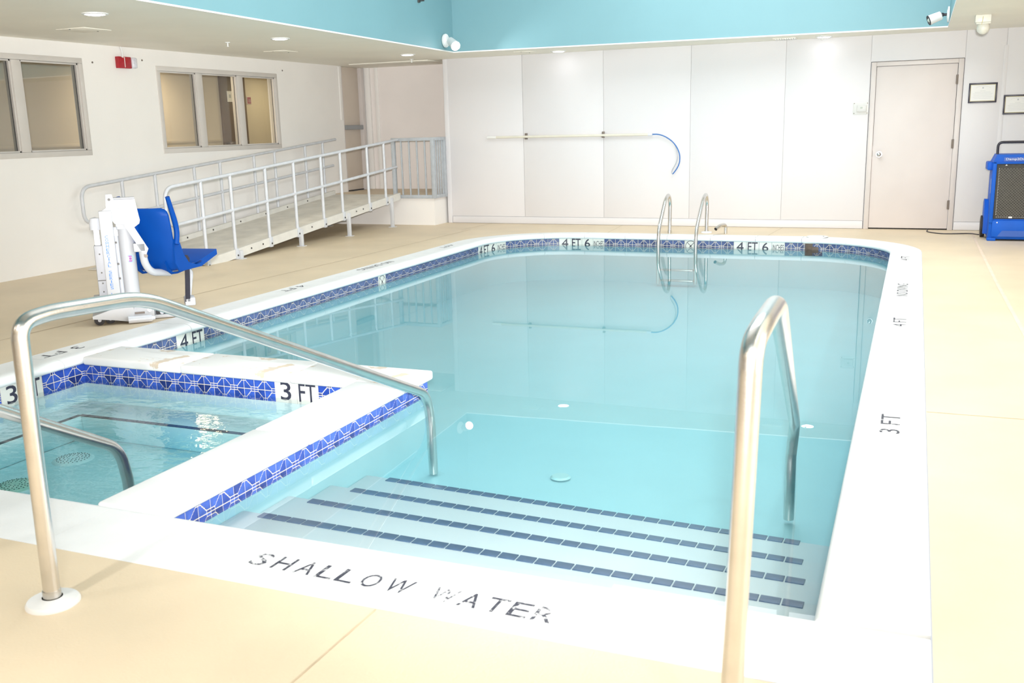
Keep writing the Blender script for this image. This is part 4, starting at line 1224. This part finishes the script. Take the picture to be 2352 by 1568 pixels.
# ================================================================== FAR WALL OBJECTS
HY = FY - 0.060
hk = thing('life_hook', (-4.4, HY, 1.22), 'long cream rescue pole with blue loop hung on the far wall', 'rescue hook')
part('pole', MB().cyl((-5.60, HY, 1.238), (-3.33, HY, 1.232), 0.0175, n=16), 'pole_cream', hk)
part('grip', MB().cyl((-5.73, HY, 1.239), (-5.59, HY, 1.238), 0.021, n=16), 'plastic_white', hk)
part('ferrule', MB().cyl((-3.36, HY, 1.232), (-3.30, HY, 1.2325), 0.019, n=16), 'lift_clear', hk)
loop1 = [(-3.31, 1.233), (-3.214, 1.234), (-3.112, 1.197), (-3.023, 1.133), (-2.963, 1.058), (-2.921, 0.960), (-2.925, 0.845), (-2.971, 0.759), (-3.018, 0.703)]
loop2 = [(-3.018, 0.703), (-3.034, 0.712), (-3.033, 0.735), (-3.019, 0.771), (-2.972, 0.845), (-2.950, 0.943), (-2.963, 1.018), (-2.999, 1.104), (-3.053, 1.151), (-3.142, 1.207)]
part('crook', MB().tube(fillet([(x, HY, z) for x, z in loop1], 0.06, 4), 0.0075, 8), 'loop_blue', hk)
part('crook', MB().tube(fillet([(x, HY + 0.006, z) for x, z in loop2], 0.04, 4), 0.0055, 8), 'loop_grey', hk)
for x in (-5.14, -4.0):
    part('wall_clip', MB().box(x - 0.016, x + 0.016, HY + 0.015, FY - 0.0125, 1.20, 1.285, bev=0.003).box(x - 0.016, x + 0.016, HY - 0.022, HY + 0.018, 1.208, 1.214), 'hinge', hk)

th = thing('thermostat_guard', (-0.665, FY - 0.012, 1.42), 'clear plastic thermostat guard on the wall left of the cream door', 'thermostat')
part('backplate', MB().box(-0.76, -0.575, FY - 0.018, FY - 0.012, 1.42, 1.57, bev=0.004), 'plastic_white', th)
part('thermostat', MB().box(-0.715, -0.60, FY - 0.045, FY - 0.018, 1.45, 1.535, bev=0.010), 'plastic_white', th)
part('display', MB().box(-0.672, -0.645, FY - 0.046, FY - 0.045, 1.490, 1.512), 'spot_off', th)
part('cover', MB().box(-0.755, -0.580, FY - 0.075, FY - 0.072, 1.425, 1.565), 'clear_box', th)
for x in (-0.745, -0.590):
    for z in (1.435, 1.555):
        part('screw', MB().cyl((x, FY - 0.018, z), (x, FY - 0.022, z), 0.006, n=8), 'hinge', th)

def certificate(x0, x1, z0, z1, label):
    y = FY - 0.012
    r_ = thing('picture_frame', ((x0 + x1) / 2, y, z0), label, 'picture frame', 'framed certificates right of the door')
    b = 0.019
    mb = MB()
    for q in ((x0, x1, z0, z0 + b), (x0, x1, z1 - b, z1), (x0, x0 + b, z0 + b, z1 - b), (x1 - b, x1, z0 + b, z1 - b)):
        mb.box(q[0], q[1], y - 0.018, y, q[2], q[3], bev=0.003)
    part('frame', mb, 'frame_black', r_)
    part('fillet', MB().box(x0 + b, x1 - b, y - 0.008, y - 0.002, z0 + b, z1 - b), 'gold_edge', r_)
    pp = part('certificate', MB().box(x0 + b + 0.006, x1 - b - 0.006, y - 0.010, y - 0.008, z0 + b + 0.006, z1 - b - 0.006), 'paper', r_)
    pr = MB(); w = x1 - x0; h = z1 - z0; cx = (x0 + x1) / 2
    pr.box(cx - 0.008, cx + 0.008, y - 0.0108, y - 0.0103, z1 - 0.25 * h - 0.008, z1 - 0.25 * h + 0.008)
    for k in range(9):
        t0 = PI * (0.18 + 0.64 * k / 9); t1 = PI * (0.18 + 0.64 * (k + 0.8) / 9)
        a = Vector((cx + 0.30 * w * math.cos(t0), y - 0.0106, z1 - 0.36 * h + 0.20 * h * math.sin(t0))); b_ = Vector((cx + 0.30 * w * math.cos(t1), y - 0.0106, z1 - 0.36 * h + 0.20 * h * math.sin(t1)))
        pr.cyl(a, b_, 0.0010, n=5)
    for k, ww in enumerate((0.10, 0.28, 0.34, 0.32, 0.34, 0.30)):
        zz = z1 - (0.40 + 0.075 * k) * h
        pr.box(cx - ww * w, cx + ww * w * (1 if k else 1), y - 0.0107, y - 0.0103, zz, zz + 0.0022)
    part('print', pr, 'print_grey', pp)
certificate(0.538, 0.845, 1.518, 1.748, 'black framed certificate nearest the cream door')
certificate(0.920, 1.227, 1.375, 1.600, 'lower black framed certificate at the right edge above the dehumidifier')

# ---- dehumidifier
dh = thing('dehumidifier', (1.08, 12.25, 0.0), 'blue rolling dehumidifier with dark filter grille at the right edge', 'dehumidifier')
X0, X1, Y0, Y1 = 0.79, 1.37, 12.02, 12.46
body = [(X0 + 0.01, 0.02), (X1 - 0.01, 0.02), (X1 - 0.01, 0.80), (X1 - 0.03, 0.86), (X0 + 0.03, 0.86), (X0 + 0.01, 0.80)]
part('body', MB().box(X0 + 0.005, X1 - 0.005, Y0, Y1, 0.015, 0.865, bev=0.022), 'machine_blue', dh)
part('lid', MB().prism([(X0 + 0.005, 0.865), (X1 - 0.005, 0.865), (X1 - 0.04, 0.945), (X0 + 0.04, 0.945)], (0, Y0 + 0.005, 0), (1, 0, 0), (0, 0, 1), (0, 1, 0), Y1 - Y0 - 0.03), 'machine_blue', dh)
part('side_grip', MB().box(X0 - 0.045, X0 + 0.02, Y0 + 0.05, Y1 - 0.05, 0.775, 0.865, bev=0.015), 'machine_blue', dh)
part('side_grip', MB().box(X1 - 0.02, X1 + 0.045, Y0 + 0.05, Y1 - 0.05, 0.775, 0.865, bev=0.015), 'machine_blue', dh)
part('wheel_arch', MB().prism([(0.16, 0.06), (0.44, 0.06), (0.44, 0.40), (0.36, 0.44), (0.26, 0.44), (0.20, 0.38), (0.16, 0.22)], (X0 - 0.035, Y0, 0), (0, 1, 0), (0, 0, 1), (1, 0, 0), 0.06), 'machine_blue', dh)
mb = MB()
for q in ((X0 + 0.005, X0 + 0.045, 0.20, 0.865), (X1 - 0.045, X1 - 0.005, 0.20, 0.865), (X0 + 0.005, X1 - 0.005, 0.845, 0.865)):
    mb.box(q[0], q[1], Y0 - 0.022, Y0 + 0.01, q[2], q[3], bev=0.008)
part('front_bezel', mb, 'machine_blue', dh)
flt = part('filter_grille', MB().box(X0 + 0.045, X1 - 0.045, Y0 - 0.008, Y0 + 0.004, 0.245, 0.845, bev=0.003), 'filter_dark', dh)
mb = MB()
step_ = 0.030; xa, xb2, za, zb2 = X0 + 0.075, X1 - 0.075, 0.275, 0.80
k = -1.2
while k < 1.2:
    for sg in (1, -1):
        # line z = sg*x + c clipped to the grille
        pts = []
        for x in (xa, xb2):
            z = (za + zb2) / 2 + sg * (x - (xa + xb2) / 2) + k
            pts.append((x, z))
        (xq, zq), (xr, zr) = pts
        def clip(xq, zq, xr, zr):
            t0, t1 = 0.0, 1.0; dz = zr - zq
            for lo_, hi_ in ((za, zb2),):
                if abs(dz) < 1e-9: return None
                ta, tb = (lo_ - zq) / dz, (hi_ - zq) / dz
                if ta > tb: ta, tb = tb, ta
                t0, t1 = max(t0, ta), min(t1, tb)
            if t1 - t0 < 1e-3: return None
            return (xq + (xr - xq) * t0, zq + dz * t0, xq + (xr - xq) * t1, zq + dz * t1)
        c_ = clip(xq, zq, xr, zr)
        if c_: mb.cyl((c_[0], Y0 - 0.009, c_[1]), (c_[2], Y0 - 0.009, c_[3]), 0.0022, n=4, cap=False)
    k += step_
mo = part('mesh_wires', mb, 'filter_line', flt); mo['kind'] = 'stuff'
mb = MB()
for i in range(30):
    z = 0.29 + 0.52 * i / 30
    mb.box(X0 + 0.068, X0 + 0.073, Y0 - 0.011, Y0 - 0.008, z, z + 0.007)
for i in range(22):
    x = X0 + 0.075 + 0.43 * i / 22
    mb.box(x, x + 0.007, Y0 - 0.011, Y0 - 0.008, 0.263, 0.268)
mo = part('slots', mb, 'paper', flt); mo['kind'] = 'stuff'
part('latch', MB().box(X0 + 0.20, X0 + 0.235, Y0 - 0.014, Y0 - 0.006, 0.255, 0.272), 'paper', flt)
part('arrow_mark', MB().prism([(0.125, 0.828), (0.150, 0.828), (0.138, 0.842)], (X0, Y0 - 0.0095, 0), (1, 0, 0), (0, 0, 1), (0, -1, 0), 0.001), 'paper', flt)
low = part('lower_panel', MB().box(X0 + 0.04, X1 - 0.04, Y0 - 0.016, Y0 + 0.01, 0.045, 0.228, bev=0.005), 'machine_blue', dh)
part('recess_lip', MB().prism([(0.10, 0.0), (0.145, 0.065), (0.43, 0.065), (0.475, 0.0)], (X0, Y0 - 0.020, 0.05), (1, 0, 0), (0, 0, 1), (0, 1, 0), 0.006), 'machine_blue_deep', low)
part('screw', MB().cyl((X0 + 0.09, Y0 - 0.016, 0.205), (X0 + 0.09, Y0 - 0.020, 0.205), 0.007, n=10), 'paper', low)
part('foot', MB().box(X0 + 0.0, X0 + 0.09, Y0 - 0.015, Y0 + 0.08, 0.0, 0.035, bev=0.008), 'machine_blue', dh)
part('foot', MB().box(X1 - 0.09, X1, Y0 - 0.015, Y0 + 0.08, 0.0, 0.035, bev=0.008), 'machine_blue', dh)
hp = [(X0 + 0.055, 12.24, 0.93), (X0 + 0.055, 12.24, 1.075), (X1 - 0.055, 12.24, 1.075), (X1 - 0.055, 12.24, 0.93)]
part('handle', MB().tube(fillet(hp, 0.05, 5), 0.014, 12), 'black_plastic', dh)
for x in (X0 - 0.03, X1 + 0.03):
    w_ = part('wheel', MB().cyl((x - 0.022, 12.40, 0.125), (x + 0.022, 12.40, 0.125), 0.122, n=28), 'black_rubber', dh)
    part('hub', MB().cyl((x - 0.026, 12.40, 0.125), (x + 0.026, 12.40, 0.125), 0.05, n=18), 'black_plastic', w_)
lb_ = part('name_label', MB().prism([(0.11, 0.872), (0.355, 0.872), (0.355, 0.916), (0.11, 0.916)], (X0, Y0 + 0.0, 0), (1, 0, 0), (0, 0, 1), (0, 1, 0), 0.01), 'machine_blue_deep', dh)
part('lettering', lettering(MB(), 'Damp2Dry', (X0 + 0.23, Y0 - 0.001, 0.894), (1, 0, 0), (0, 0, 1), 0.20, 0.030), 'paper', lb_)
part('level_strip', MB().box(X0 + 0.0035, X0 + 0.006, Y0 + 0.09, Y0 + 0.115, 0.52, 0.68), 'print_grey', dh)
cb = MB().tube(fillet([(0.19, 13.06, 0.006), (0.175, 12.80, 0.006), (0.33, 12.60, 0.006), (0.52, 12.64, 0.006), (0.66, 12.69, 0.006), (0.74, 12.58, 0.006)], 0.08, 5), 0.006, 8)
single('power_cord', cb, 'black_plastic', (0.19, 13.0, 0.0), 'thin black power cord running from the cream door to the dehumidifier', 'cord')

# ================================================================== CEILING AND WALL FIXTURES
def downlight(x, y, label):
    r_ = thing('downlight', (x, y, CEIL), label, 'downlight', 'recessed soffit downlights')
    part('trim_ring', MB().lathe((x, y, CEIL), [(0.105, 0.0), (0.105, -0.006), (0.092, -0.012), (0.080, -0.010), (0.078, 0.0)], 32), 'plastic_white', r_)
    part('lens', MB().lathe((x, y, CEIL), [(0.080, -0.004), (0.060, -0.014), (0.0, -0.018)], 32), 'lamp_glow', r_)
def fill_downlight(x, y, label, power):  # unseen downlights with beams, added to brighten the near and right deck
    downlight(x, y, label)
    ld = bpy.data.lights.new('fill_downlight_beam', 'SPOT'); ld.energy = power; ld.spot_size = 2.3; ld.spot_blend = 0.7; ld.shadow_soft_size = 0.08
    lo = bpy.data.objects.new('fill_downlight_beam', ld); col.objects.link(lo); lo.location = (x, y, CEIL - 0.04)
fill_downlight(-4.1, 0.1, 'added fill downlight on the near soffit left of the spa handrail', 120)
fill_downlight(-2.3, 0.1, 'added fill downlight on the near soffit above the left pool handrail', 150)
fill_downlight(-0.5, 0.1, 'added fill downlight on the near soffit above the photographer', 165)
fill_downlight(1.3, 0.1, 'added fill downlight on the near soffit at the right', 150)
fill_downlight(1.55, 3.2, 'added fill downlight over the right deck nearest the camera', 70)
fill_downlight(1.55, 6.6, 'added fill downlight over the middle of the right deck', 90)
fill_downlight(1.70, 10.0, 'added fill downlight over the right deck near the dehumidifier', 110)
downlight(-6.25, 6.36, 'glowing downlight nearest the left edge of the soffit')
downlight(-6.35, 9.03, 'glowing soffit downlight between the ramp and the aqua wall')
downlight(-6.38, 11.94, 'glowing soffit downlight in front of the landing recess')
downlight(-4.54, 12.80, 'glowing downlight on the far soffit above the life hook')
downlight(-1.12, 12.86, 'glowing downlight on the far soffit left of the cream door')

def flood(base, nrm, tip, lit, label, plate_r=0.085):
    b = Vector(base); n = Vector(nrm).normalized(); t = Vector(tip)
    r_ = thing('spotlight', tuple(b), label, 'spotlight', 'flood spotlights in the light well')
    part('base_plate', MB().cyl(b, b + n * 0.018, plate_r, n=28).cyl(b + n * 0.018, b + n * 0.026, plate_r * 0.8, plate_r * 0.5, n=28), 'plastic_white', r_)
    k = b + n * 0.07
    part('swivel', MB().cyl(b + n * 0.02, k, 0.014, n=12).ball(k, 0.022), 'black_plastic' if not lit else 'plastic_white', r_)
    d = (t - k).normalized()
    h0 = k + d * 0.02
    part('head', MB().cyl(h0, t, 0.050 if lit else 0.048, 0.062 if lit else 0.054, n=24, cap=False).cyl(h0 - d * 0.006, h0, 0.040, 0.048, n=24), 'plastic_white', r_)
    part('rim', MB().tube([t + d.orthogonal().normalized() * 0.0 + (d.orthogonal().normalized() * math.cos(2 * PI * q / 20) + d.cross(d.orthogonal().normalized()) * math.sin(2 * PI * q / 20)) * (0.058 if lit else 0.050) for q in range(20)], 0.006, 6, closed=True), 'plastic_white' if lit else 'black_plastic', r_)
    if lit:
        part('lens', MB().ball(t - d * 0.012, 0.056, sz=(1, 1, 1)), 'spot_glow', r_)
    else:
        part('lens', MB().cyl(t - d * 0.012, t - d * 0.008, 0.046, n=20), 'black_plastic', r_)
        part('bulb', MB().ball(t - d * 0.012, 0.026), 'spot_off', r_)
    return t, d
t_, d_ = flood((-5.735, 11.78, 2.49), (1, -0.06, 0), (-5.53, 11.66, 2.405), True, 'lit white flood spotlight in the left corner of the aqua well')
sd = bpy.data.lights.new('spotlight_beam', 'SPOT'); sd.energy = 25; sd.spot_size = 1.5; sd.spot_blend = 0.8; sd.shadow_soft_size = 0.04
so = bpy.data.objects.new('spotlight_beam', sd); col.objects.link(so)
so.location = t_ + d_ * 0.06
so.rotation_euler = Vector((0.9, 0.35, -0.25)).to_track_quat('-Z', 'Y').to_euler()
flood((0.252, 12.26, 2.475), (-1, 0, 0), (0.045, 12.23, 2.42), False, 'unlit white spotlight at the right corner of the aqua well')
sn = thing('motion_sensor', (0.55, 11.3, CEIL), 'white ceiling sensor with round dome right of the aqua well', 'sensor')
part('housing', MB().box(0.475, 0.62, 11.22, 11.38, CEIL - 0.075, CEIL, bev=0.006), 'plastic_cream', sn)
part('plate', MB().box(0.485, 0.62, 11.235, 11.365, CEIL - 0.088, CEIL - 0.075, bev=0.003), 'plastic_cream', sn)
part('dome', MB().ball((0.555, 11.30, CEIL - 0.125), 0.062, sz=(1, 0.85, 1)), 'plastic_cream', sn)
part('wire', MB().tube([(0.545, 11.215, CEIL - 0.02), (0.54, 11.20, CEIL - 0.06), (0.535, 11.225, CEIL - 0.095)], 0.003, 6), 'gold_edge', sn)

al = thing('alarm_strobe', (WX, 8.80, 2.12), 'red fire alarm horn strobe with clear lens on the left wall', 'alarm')
part('body', MB().box(WX, WX + 0.055, 8.665, 8.855, 2.125, 2.250, bev=0.006), 'alarm_red', al)
part('strobe_lens', MB().box(WX, WX + 0.075, 8.855, 8.935, 2.128, 2.247, bev=0.020, seg=3), 'lens_clear', al)
part('label_strip', MB().box(WX + 0.0545, WX + 0.0560, 8.748, 8.757, 2.135, 2.245), 'paper', al)
part('cover_chip', MB().prism([(8.70, 2.249), (8.74, 2.249), (8.735, 2.235)], (WX + 0.0548, 0, 0), (0, 1, 0), (0, 0, 1), (1, 0, 0), 0.001), 'paper', al)
part('conduit', MB().tube(fillet([(WX + 0.02, 8.765, 2.25), (WX + 0.02, 8.765, 2.31), (WX + 0.02, 8.745, CEIL)], 0.03, 4), 0.009, 8), 'plastic_white', al)

def access_plate(x, y, label, s=0.17, ang_=0.0):
    r_ = thing('ceiling_plate', (x, y, CEIL), label, 'ceiling plate', 'flat ceiling plates')
    part('plate', MB().box(x - s, x + s, y - s, y + s, CEIL - 0.006, CEIL, bev=0.002), 'soffit', r_)
    for sx in (-1, 1):
        part('screw', MB().cyl((x + sx * s * 0.2, y + sx * s * 0.8, CEIL - 0.006), (x + sx * s * 0.2, y + sx * s * 0.8, CEIL - 0.009), 0.008, n=8), 'bolt_dark', r_)
access_plate(-7.25, 7.22, 'square beige plate on the soffit above the left window')
access_plate(-7.35, 10.45, 'square beige plate on the soffit above the three-pane window', 0.15)
access_plate(-4.95, 12.62, 'small beige plate on the far soffit beside the spotlight corner', 0.12)
vt = thing('ceiling_vent', (-1.58, 12.84, CEIL), 'small slotted vent on the far soffit', 'vent')
part('frame', MB().box(-1.72, -1.44, 12.74, 12.94, CEIL - 0.006, CEIL, bev=0.002), 'soffit', vt)
for k in range(9):
    part('slat', MB().box(-1.69 + 0.028 * k, -1.675 + 0.028 * k, 12.77, 12.91, CEIL - 0.014, CEIL - 0.005), 'plastic_white', vt)
def sprinkler(x, y, label):
    r_ = thing('sprinkler_head', (x, y, CEIL), label, 'sprinkler', 'pendant sprinkler heads')
    part('rose', MB().lathe((x, y, CEIL), [(0.030, 0.0), (0.028, -0.006), (0.010, -0.010)], 18), 'plastic_white', r_)
    part('stem', MB().cyl((x, y, CEIL - 0.005), (x, y, CEIL - 0.045), 0.008, n=8).cyl((x, y, CEIL - 0.045), (x, y, CEIL - 0.048), 0.016, n=12), 'plastic_white', r_)
sprinkler(-7.06, 9.06, 'small sprinkler head on the soffit above the red alarm')
sprinkler(-1.13, 12.70, 'small sprinkler head beside the far downlight near the door')
sprinkler(-6.75, 12.75, 'small sprinkler head on the soffit over the landing')
lap = MB().box(-7.95, -6.62, 13.00, 13.45, CEIL - 0.014, CEIL, bev=0.005)
struct('trim_7', lap, 'soffit', 'sagging patched ceiling strip in front of the landing recess', 'trim')
hkm = thing('wall_hook', (-5.70, 11.05, 2.90), 'tiny dark bracket high on the left aqua wall', 'bracket')
part('plate', MB().box(-5.715, -5.69, 11.00, 11.05, 2.88, 2.94, bev=0.003), 'bolt_dark', hkm)
part('prong', MB().cyl((-5.69, 11.03, 2.90), (-5.63, 11.03, 2.90), 0.008, n=8), 'bolt_dark', hkm)
for i, (y, z) in enumerate(((8.33, 2.17), (9.08, 2.23), (11.80, 2.23))):
    single('wall_anchor', MB().cyl((WX, y, z), (WX + 0.006, y, z), 0.010, n=10), 'hinge', (WX, y, z),
           ('grey screw anchor in the wall right of the left window', 'grey screw anchor in the wall above left corner of three-pane window', 'grey screw anchor in the wall above right corner of three-pane window')[i], 'screw', 'wall anchors')
